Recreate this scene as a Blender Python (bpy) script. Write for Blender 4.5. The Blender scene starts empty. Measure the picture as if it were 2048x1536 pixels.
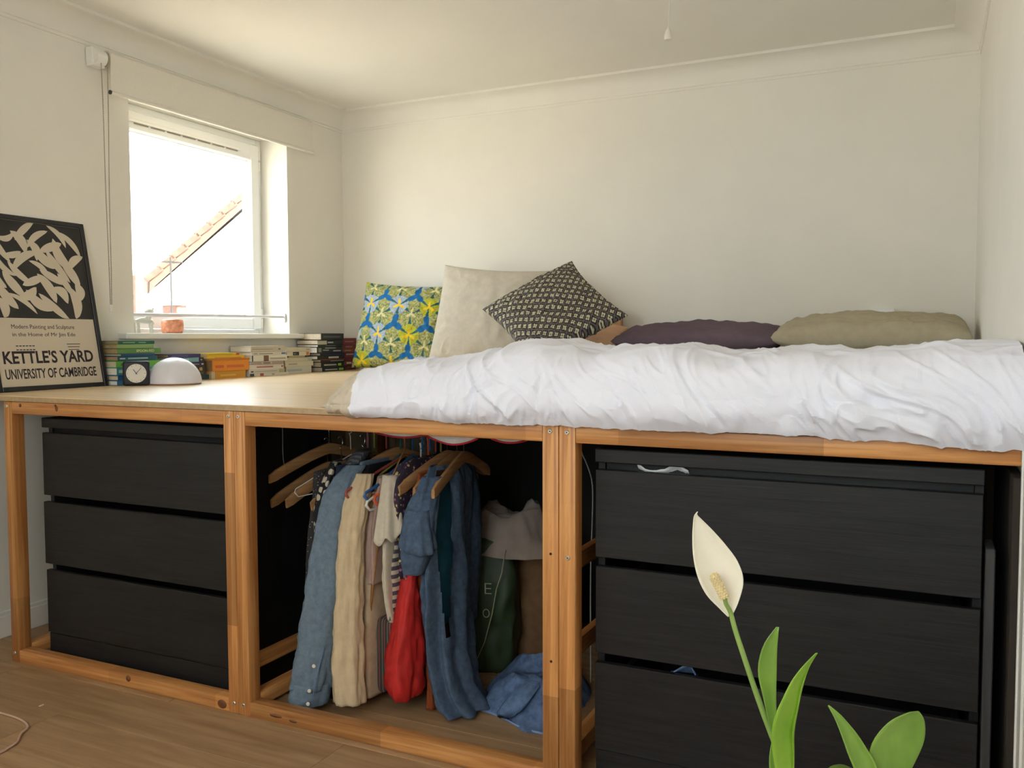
import bpy, bmesh, math, random
from mathutils import Vector, Matrix, noise
random.seed(7)
SC = bpy.context.scene
COL = SC.collection

# ------------------------------------------------------------------ camera
W, D, ZC, YR = 3.139, 2.196, 2.20, -2.9      # room width, back wall, cornice foot, rear wall
CEIL = 2.30
cam_d = bpy.data.cameras.new('camera'); cam = bpy.data.objects.new('camera', cam_d); COL.objects.link(cam)
yaw, pitch, roll = 0.443828, -0.052826, -0.002874
fw = Vector((-math.sin(yaw)*math.cos(pitch), math.cos(yaw)*math.cos(pitch), math.sin(pitch)))
rt = Vector((math.cos(yaw), math.sin(yaw), 0)); up = rt.cross(fw)
r2 = rt*math.cos(roll)+up*math.sin(roll); u2 = up*math.cos(roll)-rt*math.sin(roll)
cam.matrix_world = Matrix(((r2.x,u2.x,-fw.x,2.97216),(r2.y,u2.y,-fw.y,-1.86066),(r2.z,u2.z,-fw.z,1.06341),(0,0,0,1)))
cam_d.sensor_width = 36; cam_d.lens = 36*1752.6/2048; cam_d.clip_start = .02
SC.camera = cam

# ------------------------------------------------------------------ world, sun, exposure
world = bpy.data.worlds.new('World'); SC.world = world; world.use_nodes = True
bg = world.node_tree.nodes['Background']
bg.inputs[0].default_value = (0.86, 0.94, 1.0, 1); bg.inputs[1].default_value = 6.0
sun_d = bpy.data.lights.new('sun', 'SUN'); sun_d.energy = 34; sun_d.angle = .01; sun_d.color = (1, .84, .62)
sun = bpy.data.objects.new('sun', sun_d); COL.objects.link(sun); sun.location = (8, 2, 9)
sun.rotation_euler = Vector((-.70, -.14, -.70)).to_track_quat('-Z', 'Y').to_euler()
def portal(name, loc, rot, sx, sy):
    l = bpy.data.lights.new(name, 'AREA'); l.shape = 'RECTANGLE'; l.size = sx; l.size_y = sy
    l.cycles.is_portal = True
    o = bpy.data.objects.new(name, l); COL.objects.link(o); o.location = loc; o.rotation_euler = rot
portal('portal_window', (-.31, 1.24, 1.58), (0, -math.pi/2, 0), 1.0, 1.0)
portal('portal_window_2', (2.45, YR-.16, 1.5), (math.pi/2, 0, 0), 1.3, 1.4)
portal('portal_fill_window', (-.31, -2.1, 1.5), (0, -math.pi/2, 0), 1.3, 1.3)
SC.view_settings.view_transform = 'Standard'; SC.view_settings.look = 'None'
SC.view_settings.gamma = 1; SC.view_settings.exposure = 0.80
SC.view_settings.use_curve_mapping = False
try:
    SC.cycles.use_denoising = True; SC.cycles.max_bounces = 9; SC.cycles.diffuse_bounces = 6; SC.cycles.adaptive_threshold = .02
    SC.cycles.sample_clamp_indirect = 6
except Exception: pass

# ------------------------------------------------------------------ materials
MATS = {}
def nodes(name):
    m = bpy.data.materials.new(name); m.use_nodes = True
    nt = m.node_tree; b = nt.nodes['Principled BSDF']; MATS[name] = m
    return m, nt, b
def N(nt, t, **k):
    n = nt.nodes.new(t)
    for a, v in k.items(): setattr(n, a, v)
    return n
def L(nt, a, b): nt.links.new(a, b)
def coords(nt, scale=(1,1,1), rot=(0,0,0), src='Object'):
    tc = N(nt,'ShaderNodeTexCoord'); mp = N(nt,'ShaderNodeMapping')
    mp.inputs['Scale'].default_value = scale; mp.inputs['Rotation'].default_value = rot
    L(nt, tc.outputs[src], mp.inputs[0]); return mp.outputs[0]
def noise_tex(nt, vec, scale, detail=3, rough=.5, dist=0):
    n = N(nt,'ShaderNodeTexNoise'); n.inputs['Scale'].default_value = scale; n.inputs['Detail'].default_value = detail
    n.inputs['Roughness'].default_value = rough; n.inputs['Distortion'].default_value = dist
    L(nt, vec, n.inputs['Vector']); return n.outputs['Fac']
def ramp(nt, fac, stops):
    r = N(nt,'ShaderNodeValToRGB'); e = r.color_ramp.elements
    while len(e) < len(stops): e.new(.5)
    for q, (p, c) in zip(e, stops): q.position = p; q.color = (*c, 1)
    L(nt, fac, r.inputs[0]); return r.outputs[0]
def bump(nt, b, h, strength, dist=.002):
    n = N(nt,'ShaderNodeBump'); n.inputs['Strength'].default_value = strength; n.inputs['Distance'].default_value = dist
    L(nt, h, n.inputs['Height']); L(nt, n.outputs[0], b.inputs['Normal'])
def plain(name, c, rough=.6, metal=0, var=.0, vs=30, bmp=0, bs=200, spec=.5, sheen=0, emit=0, trans=0):
    if name in MATS: return MATS[name]
    m, nt, b = nodes(name)
    b.inputs['Base Color'].default_value = (*c, 1); b.inputs['Roughness'].default_value = rough
    b.inputs['Metallic'].default_value = metal; b.inputs['Specular IOR Level'].default_value = spec
    if sheen: b.inputs['Sheen Weight'].default_value = sheen
    if trans: b.inputs['Subsurface Weight'].default_value = trans; b.inputs['Subsurface Radius'].default_value = (.02,.02,.02)
    v = coords(nt)
    if var:
        f = noise_tex(nt, v, vs, 4, .6)
        lo = tuple(max(0, x*(1-var)) for x in c); hi = tuple(min(1, x*(1+var)) for x in c)
        L(nt, ramp(nt, f, [(.3, lo), (.7, hi)]), b.inputs['Base Color'])
    if bmp: bump(nt, b, noise_tex(nt, v, bs, 3), bmp)
    return m
def wood(name, c1, c2, axis='Z', rough=.45, seg=2.3, fine=70, tone=.35, spec=.4):
    m, nt, b = nodes(name)
    ai = 'XYZ'.index(axis); sc = [fine]*3; sc[ai] = 2.2
    v = coords(nt, sc)
    info = N(nt,'ShaderNodeObjectInfo')
    f = noise_tex(nt, v, 1, 5, .6, .6)
    col = ramp(nt, f, [(.30, c2), (.48, tuple((a+d)/2 for a, d in zip(c1, c2))), (.62, c1)])
    sc2 = [9]*3; sc2[ai] = .9
    f2 = noise_tex(nt, coords(nt, sc2), 1, 3, .5, 1.2)
    # glued-up blocks of different tone along the grain
    tc = N(nt,'ShaderNodeTexCoord'); sep = N(nt,'ShaderNodeSeparateXYZ'); L(nt, tc.outputs['Object'], sep.inputs[0])
    ma = N(nt,'ShaderNodeMath', operation='MULTIPLY_ADD'); ma.inputs[1].default_value = seg
    mr = N(nt,'ShaderNodeMath', operation='MULTIPLY'); mr.inputs[1].default_value = 37.3
    L(nt, info.outputs['Random'], mr.inputs[0]); L(nt, mr.outputs[0], ma.inputs[2]); L(nt, sep.outputs[ai], ma.inputs[0])
    fl = N(nt,'ShaderNodeMath', operation='FLOOR'); L(nt, ma.outputs[0], fl.inputs[0])
    wn = N(nt,'ShaderNodeTexWhiteNoise', noise_dimensions='1D'); L(nt, fl.outputs[0], wn.inputs['W'])
    mx = N(nt,'ShaderNodeMath', operation='MULTIPLY_ADD'); mx.inputs[1].default_value = tone; mx.inputs[2].default_value = 1-tone*.6
    L(nt, wn.outputs['Value'], mx.inputs[0])
    mx2 = N(nt,'ShaderNodeMath', operation='MULTIPLY_ADD'); mx2.inputs[1].default_value = .3; mx2.inputs[2].default_value = .85
    L(nt, f2, mx2.inputs[0])
    mm = N(nt,'ShaderNodeMath', operation='MULTIPLY'); L(nt, mx.outputs[0], mm.inputs[0]); L(nt, mx2.outputs[0], mm.inputs[1])
    vm = N(nt,'ShaderNodeVectorMath', operation='SCALE'); L(nt, col, vm.inputs[0]); L(nt, mm.outputs[0], vm.inputs['Scale'])
    L(nt, vm.outputs[0], b.inputs['Base Color'])
    b.inputs['Roughness'].default_value = rough; b.inputs['Specular IOR Level'].default_value = spec
    bump(nt, b, f, .12)
    return m
def blackwood(name, axis='X', c1=(.016,.0155,.016), c2=(.007,.0065,.0065)):
    m, nt, b = nodes(name)
    sc = [120]*3; sc['XYZ'.index(axis)] = 5
    sc2 = [14]*3; sc2['XYZ'.index(axis)] = 2.0
    f = noise_tex(nt, coords(nt, sc), 1, 4, .65, .4); g = noise_tex(nt, coords(nt, sc2), 1, 2, .5, 2.5)
    ad = N(nt,'ShaderNodeMath', operation='MULTIPLY_ADD'); ad.inputs[1].default_value = .5
    L(nt, g, ad.inputs[0]); L(nt, f, ad.inputs[2])
    L(nt, ramp(nt, ad.outputs[0], [(.55, c2), (.95, c1)]), b.inputs['Base Color'])
    b.inputs['Roughness'].default_value = .5; b.inputs['Specular IOR Level'].default_value = .35
    bump(nt, b, f, .25); return m
def attr_mat(name, rough=.85, spec=.25, weave=300):
    m, nt, b = nodes(name)
    a = N(nt,'ShaderNodeAttribute'); a.attribute_name = 'Col'; L(nt, a.outputs['Color'], b.inputs['Base Color'])
    b.inputs['Roughness'].default_value = rough; b.inputs['Specular IOR Level'].default_value = spec
    bump(nt, b, noise_tex(nt, coords(nt), weave, 2), .15, .001); return m
def cloth(name, c, var=.12, vs=25, weave=420, rough=.92):
    return plain(name, c, rough, 0, var, vs, .25, weave, .2)
def stripes(name, stops, axis='Z', freq=40, rough=.9):
    m, nt, b = nodes(name)
    tc = N(nt,'ShaderNodeTexCoord'); sep = N(nt,'ShaderNodeSeparateXYZ'); L(nt, tc.outputs['Object'], sep.inputs[0])
    mu = N(nt,'ShaderNodeMath', operation='MULTIPLY'); mu.inputs[1].default_value = freq; L(nt, sep.outputs['XYZ'.index(axis)], mu.inputs[0])
    fr = N(nt,'ShaderNodeMath', operation='FRACT'); L(nt, mu.outputs[0], fr.inputs[0])
    col = ramp(nt, fr.outputs[0], stops)
    for n in nt.nodes:
        if n.type == 'VALTORGB': n.color_ramp.interpolation = 'CONSTANT'
    L(nt, col, b.inputs['Base Color']); b.inputs['Roughness'].default_value = rough; return m
def spots(name, base, c2, c3, scale=60, thr=.35, rough=.9):
    m, nt, b = nodes(name)
    vo = N(nt,'ShaderNodeTexVoronoi'); vo.inputs['Scale'].default_value = scale; L(nt, coords(nt), vo.inputs['Vector'])
    r1 = ramp(nt, vo.outputs['Distance'], [(0, (1,1,1)), (thr, (0,0,0))])
    for n in nt.nodes:
        if n.type == 'VALTORGB': n.color_ramp.interpolation = 'CONSTANT'
    sp = N(nt,'ShaderNodeSeparateColor'); L(nt, vo.outputs['Color'], sp.inputs[0])
    mx0 = N(nt,'ShaderNodeMix', data_type='RGBA'); mx0.inputs['A'].default_value = (*c2,1); mx0.inputs['B'].default_value = (*c3,1)
    gt = N(nt,'ShaderNodeMath', operation='GREATER_THAN'); gt.inputs[1].default_value = .6; L(nt, sp.outputs[0], gt.inputs[0]); L(nt, gt.outputs[0], mx0.inputs['Factor'])
    mx = N(nt,'ShaderNodeMix', data_type='RGBA'); mx.inputs['A'].default_value = (*base,1); L(nt, mx0.outputs['Result'], mx.inputs['B'])
    L(nt, r1, mx.inputs['Factor']); L(nt, mx.outputs['Result'], b.inputs['Base Color']); b.inputs['Roughness'].default_value = rough; return m
def glass_mat(name):
    m = bpy.data.materials.new(name); m.use_nodes = True; nt = m.node_tree; nt.nodes.clear(); MATS[name] = m
    o = N(nt,'ShaderNodeOutputMaterial'); mx = N(nt,'ShaderNodeMixShader'); t = N(nt,'ShaderNodeBsdfTransparent'); g = N(nt,'ShaderNodeBsdfGlossy')
    t.inputs[0].default_value = (.97,.98,.97,1); g.inputs['Roughness'].default_value = .02; mx.inputs[0].default_value = .06
    L(nt, t.outputs[0], mx.inputs[1]); L(nt, g.outputs[0], mx.inputs[2]); L(nt, mx.outputs[0], o.inputs[0]); return m

# ------------------------------------------------------------------ mesh helpers
class MB:
    def __init__(s): s.bm = bmesh.new()
    def box(s, x0, x1, y0, y1, z0, z1, bev=0, seg=1, mat=None):
        r = bmesh.ops.create_cube(s.bm, size=1)
        M_ = Matrix.Translation(((x0+x1)/2, (y0+y1)/2, (z0+z1)/2)) @ Matrix.Diagonal((x1-x0, y1-y0, z1-z0, 1))
        if mat is not None: M_ = mat @ M_
        bmesh.ops.transform(s.bm, matrix=M_, verts=r['verts'])
        if bev:
            es = list({e for v in r['verts'] for e in v.link_edges})
            bmesh.ops.bevel(s.bm, geom=es, offset=bev, segments=seg, affect='EDGES', profile=.5)
        return s
    def grid(s, P, close_u=False, close_v=False, flip=False):
        nu, nv = len(P), len(P[0])
        vs = [[s.bm.verts.new(p) for p in row] for row in P]
        for i in range(nu if close_u else nu-1):
            for j in range(nv if close_v else nv-1):
                a, b, c, d = vs[i][j], vs[(i+1)%nu][j], vs[(i+1)%nu][(j+1)%nv], vs[i][(j+1)%nv]
                try: s.bm.faces.new((d, c, b, a) if flip else (a, b, c, d))
                except ValueError: pass
        return vs
    def tube(s, pts, r, n=8, caps=True, closed=False):
        pts = [Vector(p) for p in pts]; m = len(pts)
        rs = r if isinstance(r, (list, tuple)) else [r]*m
        rows = []; nrm = None
        for i, p in enumerate(pts):
            a = pts[(i-1) % m] if closed else pts[max(i-1, 0)]; b = pts[(i+1) % m] if closed else pts[min(i+1, m-1)]
            t = (b-a).normalized() if (b-a).length > 1e-9 else Vector((0,0,1))
            if nrm is None:
                nrm = t.orthogonal().normalized()
            else:
                nrm = nrm - t*nrm.dot(t)
                nrm = nrm.normalized() if nrm.length > 1e-6 else t.orthogonal().normalized()
            bn = t.cross(nrm); q = rs[i]
            ra, rb = q if isinstance(q, (tuple, list)) else (q, q)
            rows.append([p + nrm*math.cos(2*math.pi*k/n)*ra + bn*math.sin(2*math.pi*k/n)*rb for k in range(n)])
        vs = s.grid(rows, close_u=closed, close_v=True, flip=True)
        if caps and not closed:
            try: s.bm.faces.new(vs[0]); s.bm.faces.new(vs[-1][::-1])
            except ValueError: pass
        return s
    def lathe(s, prof, n=32, center=(0,0,0), caps=True):
        c = Vector(center)
        rows = [[c+Vector((r*math.cos(2*math.pi*k/n), r*math.sin(2*math.pi*k/n), z)) for k in range(n)] for r, z in prof]
        vs = s.grid(rows, close_v=True, flip=True)
        if caps:
            if prof[0][0] > 1e-6: s.bm.faces.new(vs[0])
            if prof[-1][0] > 1e-6: s.bm.faces.new(vs[-1][::-1])
        return s
    def prism(s, poly, to3d, h):
        """flat polygon (list of 2D points) mapped by to3d(u,v,w) and raised from w=0 to w=h"""
        a = [s.bm.verts.new(to3d(u, v, 0)) for u, v in poly]; b = [s.bm.verts.new(to3d(u, v, h)) for u, v in poly]
        s.bm.faces.new(b); s.bm.faces.new(a[::-1]); n = len(poly)
        for i in range(n): s.bm.faces.new((a[i], a[(i+1)%n], b[(i+1)%n], b[i]))
        return s
    def sphere(s, c, r, sub=1, scale=(1,1,1)):
        q = bmesh.ops.create_icosphere(s.bm, subdivisions=sub, radius=r)
        bmesh.ops.transform(s.bm, matrix=Matrix.Translation(c) @ Matrix.Diagonal((*scale, 1)), verts=q['verts']); return s
    def xf(s, M_): bmesh.ops.transform(s.bm, matrix=M_, verts=s.bm.verts); return s
    def build(s, name, mat, parent=None, smooth=None, fix=True, **tags):
        if fix: bmesh.ops.recalc_face_normals(s.bm, faces=s.bm.faces)
        me = bpy.data.meshes.new(name); s.bm.to_mesh(me); s.bm.free()
        if smooth is not None:
            for p in me.polygons: p.use_smooth = True
            if smooth < 180: me.set_sharp_from_angle(angle=math.radians(smooth))
        o = bpy.data.objects.new(name, me); COL.objects.link(o)
        if mat is not None: me.materials.append(MATS[mat] if isinstance(mat, str) else mat)
        if parent: o.parent = parent
        for k, v in tags.items(): o[k] = v
        return o
def thing(name, label, cat, loc=(0,0,0), rot=(0,0,0), group=None, kind=None):
    o = bpy.data.objects.new(name, None); COL.objects.link(o); o.location = loc; o.rotation_euler = rot
    o.empty_display_size = .05; o['label'] = label; o['category'] = cat
    if group: o['group'] = group
    if kind: o['kind'] = kind
    return o
def tag(o, label, cat, group=None, kind=None):
    o['label'] = label; o['category'] = cat
    if group: o['group'] = group
    if kind: o['kind'] = kind
    return o
def origin(o):
    """put a mesh object's origin at the middle of its base"""
    me = o.data; xs = [v.co.x for v in me.vertices]; ys = [v.co.y for v in me.vertices]; zs = [v.co.z for v in me.vertices]
    c = Vector(((min(xs)+max(xs))/2, (min(ys)+max(ys))/2, min(zs)))
    me.transform(Matrix.Translation(-c)); o.location = o.location + c; return o
def text(body, size, mat, parent, loc, rot=(math.pi/2,0,0), width=None, height=None, bold=0.0, align='LEFT', name='lettering', space=1.0):
    cu = bpy.data.curves.new('t', 'FONT'); cu.body = body; cu.size = size; cu.extrude = .0002; cu.offset = bold
    cu.align_x = align; cu.space_character = space; cu.resolution_u = 3
    tmp = bpy.data.objects.new('t', cu); COL.objects.link(tmp)
    bpy.context.view_layer.update()
    me = bpy.data.meshes.new_from_object(tmp.evaluated_get(bpy.context.evaluated_depsgraph_get()))
    bpy.data.objects.remove(tmp); bpy.data.curves.remove(cu)
    xs = [v.co.x for v in me.vertices]; ys = [v.co.y for v in me.vertices]
    x0, y0 = min(xs), min(ys); w = max(xs)-x0; h = max(ys)-y0
    sx = width/w if width else 1; sy = height/h if height else (sx if width else 1)
    me.transform(Matrix.Diagonal((sx, sy, 1, 1)) @ Matrix.Translation((-x0, -y0, 0)))
    me.name = name
    o = bpy.data.objects.new(name, me); COL.objects.link(o); me.materials.append(MATS[mat]); o.parent = parent
    o.location = loc; o.rotation_euler = rot; return o
def sm(a, b, x):
    t = max(0, min(1, (x-a)/(b-a))); return t*t*(3-2*t)
def lerp(tab, x):
    if x <= tab[0][0]: return tab[0][1]
    for (a, u), (b, v) in zip(tab, tab[1:]):
        if x <= b: t = (x-a)/(b-a); t = t*t*(3-2*t); return u+(v-u)*t
    return tab[-1][1]
def nz(x, y=0, z=0): return noise.noise(Vector((x, y, z)))
def deckz(y): return .88 + .012*y/2.2
# ------------------------------------------------------------------ shared materials
plain('wall_paint', (.80,.77,.70), .9, var=.02, vs=3, bmp=.05, bs=60, spec=.15)
plain('ceiling_paint', (.80,.77,.70), .95, var=.02, vs=2, spec=.1)
plain('white_gloss', (.82,.80,.75), .35, spec=.4)
plain('upvc', (.80,.81,.80), .35)
plain('chrome', (.75,.75,.77), .25, 1)
plain('bolt_zinc', (.78,.78,.74), .35, 1)
plain('dark_hole', (.02,.012,.008), .8); plain('vent_slot', (.30,.25,.17), .8)
glass_mat('window_glass')
for ax in 'XYZ':
    wood('pine_'+ax, (.63,.305,.105), (.37,.135,.036), ax, .42, tone=.45)
wood('plywood_face', (.76,.59,.38), (.68,.50,.30), 'X', .34, seg=.01, fine=26, tone=.02, spec=.5)
plain('plywood_edge', (.44,.31,.175), .7, var=.12, vs=60)
blackwood('black_oak_x','X'); blackwood('black_oak_z','Z')
blackwood('black_oak_y','Y')
plain('black_inside', (.012,.0115,.012), .8)

# ------------------------------------------------------------------ the room
def struct(o, label, cat): return tag(o, label, cat, kind='structure')
wl = MB()
oy0, oy1, oz0, oz1 = .75, 1.727, 1.062, 2.08
ly0, ly1, lz0, lz1 = -2.65, -1.55, 1.0, 2.1
wl.box(-.30, 0, YR-.2, ly0, -.02, CEIL+.1).box(-.30, 0, ly1, oy0, -.02, CEIL+.1).box(-.30, 0, oy1, D+.2, -.02, CEIL+.1)
for a, b, za, zb in ((oy0, oy1, oz0, oz1), (ly0, ly1, lz0, lz1)): wl.box(-.30, 0, a, b, -.02, za).box(-.30, 0, a, b, zb, CEIL+.1)
struct(wl.build('wall_left','wall_paint'), 'cream painted wall with the bright window in it', 'wall')
struct(MB().box(-.3, W+.2, D, D+.15, -.02, CEIL+.1).build('wall_back','wall_paint'), 'cream painted wall behind the cushions and pillows', 'wall')
struct(MB().box(W, W+.15, YR-.2, D, -.02, CEIL+.1).build('wall_right','wall_paint'), 'pale wall at the right end of the bed', 'wall')
ry0, ry1, rz0, rz1 = 1.85, 3.05, .85, 2.15
wr = MB(); wr.box(-.3, ry0, YR-.15, YR, -.02, CEIL+.1).box(ry1, W+.2, YR-.15, YR, -.02, CEIL+.1).box(ry0, ry1, YR-.15, YR, -.02, rz0).box(ry0, ry1, YR-.15, YR, rz1, CEIL+.1)
struct(wr.build('wall_rear','wall_paint'), 'wall with a wide window behind the viewer', 'wall')
struct(MB().box(-.05, W+.05, YR-.05, D+.05, CEIL, CEIL+.1).build('ceiling','ceiling_paint'), 'plain pale ceiling above the bed', 'ceiling')
# floor of separate laminate planks running across the room
wood('floor_oak', (.43,.275,.15), (.30,.175,.085), 'X', .5, seg=.02, fine=30, tone=.10, spec=.35)
plain('floor_gap', (.10,.06,.03), .9)
fl = thing('floor', 'brown oak laminate floor in front of and below the platform', 'floor', kind='structure')
MB().box(-.02, W+.02, YR-.02, D+.02, -.03, -.004).build('underlay', 'floor_gap', fl)
pw = .192; y = YR; row = 0
plank_mesh = {}
while y < D:
    x = -[0, .52, .95, .3][row % 4]
    while x < W:
        a, b = max(x, 0), min(x+1.28, W)
        if b-a > .02:
            key = round(b-a, 3)
            if key not in plank_mesh:
                pm = MB().box(0, b-a-.0012, 0, pw-.0012, -.006, 0, .0006).build('plank', 'floor_oak', fl); plank_mesh[key] = pm.data; pm.location = (a, y, 0)
            else:
                pm = bpy.data.objects.new('plank', plank_mesh[key]); COL.objects.link(pm); pm.parent = fl; pm.location = (a, y, 0)
        x += 1.28
    y += pw; row += 1
# cove cornices
def cove(name, a, b, n, label):
    """a->b along the wall foot of the cove, n = direction into the room"""
    a, b, n = Vector(a), Vector(b), Vector(n)
    pr = [(0, 0), (.004, 0), (.004, .012)]
    for i in range(9):
        t = i/8*math.pi/2; pr.append((.008+.080*(1-math.cos(t)), .014+.072*math.sin(t)))
    pr += [(.10, .088), (.10, .1), (0, .1)]
    m = MB(); r = [[p + n*u + Vector((0,0,v)) for u, v in pr] for p in (a, b)]
    m.grid(r, close_v=True)
    struct(m.build(name, 'ceiling_paint', smooth=35), label, 'cornice')
cove('trim_1', (0,YR,ZC), (0,D,ZC), (1,0,0), 'cove cornice above the window wall')
cove('trim_2', (0,D,ZC), (W,D,ZC), (0,-1,0), 'cove cornice along the wall behind the cushions')
cove('trim_3', (W,D,ZC), (W,YR,ZC), (-1,0,0), 'cove cornice at the top of the right-hand wall')
cove('trim_4', (W,YR,ZC), (0,YR,ZC), (0,1,0), 'cove cornice on the wall behind the viewer')
def skirting(name, x0, x1, y0, y1, label):
    m = MB(); m.box(x0, x1, y0, y1, 0, .078, .002); m.box(x0, x1-(.006 if x1-x0 < .1 else 0), y0, y1, .076, .092, .003)
    struct(m.build(name, 'white_gloss'), label, 'skirting board')
skirting('baseboard_left', 0, .016, YR, D, 'white skirting board along the window wall')
skirting('baseboard_right', W-.016, W, YR, -.10, 'white skirting board at the foot of the right wall')
am = MB().box(W-.005, W, -.075, -.001, 0, .86, .001).box(W-.008, W-.004, -.012, -.001, 0, .86, .001)
struct(am.build('trim_5','white_gloss'), 'white upright door trim at the right edge beside the drawers', 'door trim')
# window sill board
sb = MB().box(-.17, .046, .672, 1.79, 1.062, 1.087, .003)
struct(sb.build('trim_6','white_gloss'), 'white window sill board above the books', 'window sill')
# window
win = thing('window_1', 'white framed window with an overexposed view of a roof', 'window', (-.19, (oy0+oy1)/2, 1.087), kind='structure')
def ring(m, y0, y1, z0, z1, w, x0, x1, bev=.003, wt=None, wb=None):
    wt = wt or w; wb = wb or w
    m.box(x0, x1, y0, y0+w, z0, z1, bev).box(x0, x1, y1-w, y1, z0, z1, bev).box(x0, x1, y0+w, y1-w, z1-wt, z1, bev).box(x0, x1, y0+w, y1-w, z0, z0+wb, bev)
hw = (oy1-oy0)/2; hh = oz1-1.087
m = MB(); ring(m, -hw, hw, 0, hh, .036, -.035, .02, wb=.02); m.build('window_frame', 'upvc', win)
m = MB(); ring(m, -hw+.03, hw-.03, .022, hh-.03, .062, -.02, .036, .006, wt=.085, wb=.058); sash = m.build('sash', 'upvc', win)
m = MB(); ring(m, -hw+.088, hw-.088, .076, hh-.112, .010, -.006, .014, .003); m.build('glazing_bead', 'upvc', win)
MB().box(-.004, .004, -hw+.09, hw-.09, .08, hh-.114).build('pane', 'window_glass', win)
for z in (.03, hh-.16):
    m = MB().box(.022, .036, hw-.034, hw-.018, z, z+.05, .003).box(.022, .036, hw-.034, hw-.018, z+.054, z+.10, .003); m.build('hinge', 'white_gloss', win)
m = MB()
for i in range(7):
    m.box(.036, .040, -hw+.16+i*.092, -hw+.16+i*.092+.078, hh-.088, hh-.083, .001)
tv = m.build('trickle_vent_slot', 'vent_slot', win)
m = MB().box(.036, .046, -hw+.10, hw-.17, hh-.081, hh-.068, .002); m.build('trickle_vent', 'white_gloss', win)
# rear window (behind the viewer)
def plain_window(name, label, loc, rz, hx, hz):
    w2 = thing(name, label, 'window', loc, (0, 0, rz), kind='structure'); m = MB()
    for a, b in ((-hx, -hx+.06), (hx-.06, hx), (-.03, .03)): m.box(a, b, -.03, .03, 0, hz, .004)
    m.box(-hx, hx, -.03, .03, 0, .06, .004).box(-hx, hx, -.03, .03, hz-.06, hz, .004); m.build('window_frame', 'upvc', w2)
    MB().box(-hx+.05, hx-.05, -.004, .004, .05, hz-.05).build('pane', 'window_glass', w2)
plain_window('window_2', 'wide white window behind the viewer', ((ry0+ry1)/2, YR-.07, rz0), 0, (ry1-ry0)/2, rz1-rz0)
plain_window('fill_window', 'unseen window added in the left wall to brighten the right wall', (-.19, (ly0+ly1)/2, lz0), math.pi/2, (ly1-ly0)/2, lz1-lz0)  # out-of-view window added to put more daylight on the right wall

# ------------------------------------------------------------------ outside the window
plain('render_white', (.85,.83,.80), .9); plain('roof_tile', (.085,.045,.034), .9, var=.35, vs=6)
plain('tarmac', (.5,.47,.42), .9, var=.1, vs=.5); plain('brick_red', (.12,.06,.045), .9, var=.3, vs=20); plain('steel_grey', (.015,.015,.016), .8)
gr = MB().box(-60, -.32, -40, 60, -3.0, -2.9).build('outside_ground', 'tarmac'); struct(gr, 'pale sunlit ground outside the window', 'ground')
ho = thing('house', 'white gabled house with brown roof verge outside the window', 'house', (-8.0, 9.1, -2.9), (0, 0, math.radians(-42)))
m = MB(); m.prism([(-.75,0),(3.2,0),(3.2,4.0),(.95,6.30),(-.75,4.72)], lambda u, v, w: Vector((-w, u, v)), 4); m.build('wall', 'render_white', ho)
# stepped roof tiles along the verge, each one a piece
ya, za, yb, zb_ = -.78, 4.92, .98, 6.60; n = 9; ln = math.hypot(yb-ya, zb_-za); ang = math.atan2(zb_-za, yb-ya)
for i in range(n):
    t = MB().box(-4.1, .10, -ln/n*.60, ln/n*.60, -.05, .05, .01).build('roof_tile', 'roof_tile', ho)
    t.location = (0, ya+(yb-ya)*(i+.5)/n, za+(zb_-za)*(i+.5)/n); t.rotation_euler = (ang-.08, 0, 0)
t = MB().box(-4.0, .06, 0, ln, -.15, -.05).build('verge_board', 'brick_red', ho); t.location = (0, ya, za); t.rotation_euler = (ang, 0, 0)
t = MB().box(-4.0, .10, 0, 3.1, -.10, .05).build('far_roof_slope', 'roof_tile', ho); t.location = (0, yb, zb_); t.rotation_euler = (-ang, 0, 0)
an = thing('television_aerial', 'thin grey television aerial in front of the far roof', 'aerial', (-6.2, 6.82, -2.9))
m = MB().tube([(0,0,0),(0,0,5.05)], .012, 6); m.build('mast', 'steel_grey', an)
m = MB().tube([(0,-.14,4.98),(0,.20,5.0)], .008, 6); m.build('boom', 'steel_grey', an)
for k in range(5):
    MB().tube([(-.12,-.12+k*.07,4.985),(.12,-.12+k*.07,4.985)], .004, 5).build('dipole', 'steel_grey', an)
ch = thing('chimney_stack', 'low red brick chimney seen through the window bottom', 'chimney', (-7.1, 7.72, -2.9))
MB().box(-.15, .15, -.09, .10, 0, 4.45, .01).build('stack', 'brick_red', ch); MB().box(-.19, .19, -.13, .14, 4.45, 4.53, .01).build('cap', 'render_white', ch)
c2 = thing('brick_pier', 'brick pier of a far house at the window left edge', 'pier', (-7.1, 7.02, -2.9))
MB().box(-.1, .1, -.08, .05, 0, 4.85, .01).build('pier', 'brick_red', c2)
# ------------------------------------------------------------------ platform frame
pf = thing('storage_platform', 'pine timber platform frame with three open bays under the bed', 'platform frame', (0,0,0))
PX = [.252, 1.191, 1.2285, 2.1645, 2.2065]; PW = [.037, .0365, .0395, .0405, .0405]
def piece(name, x0, x1, y0, y1, z0, z1, ax, bev=.003):
    o = MB().box(-(x1-x0)/2, (x1-x0)/2, -(y1-y0)/2, (y1-y0)/2, 0, z1-z0, bev, 2).build(name, 'pine_'+ax, pf, smooth=40)
    o.location = ((x0+x1)/2, (y0+y1)/2, z0); return o
ZP, ZR = .8626, .822
for x, w in zip(PX, PW): piece('post', x, x+w, 0, .046, 0, ZP-.001, 'Z')
bays = [(PX[0]+PW[0], PX[1]), (PX[2]+PW[2], PX[3]), (PX[4]+PW[4], W-.001)]
for a, b in bays:
    piece('top_rail', a, b, .001, .045, ZR, ZP-.001, 'X')
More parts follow.
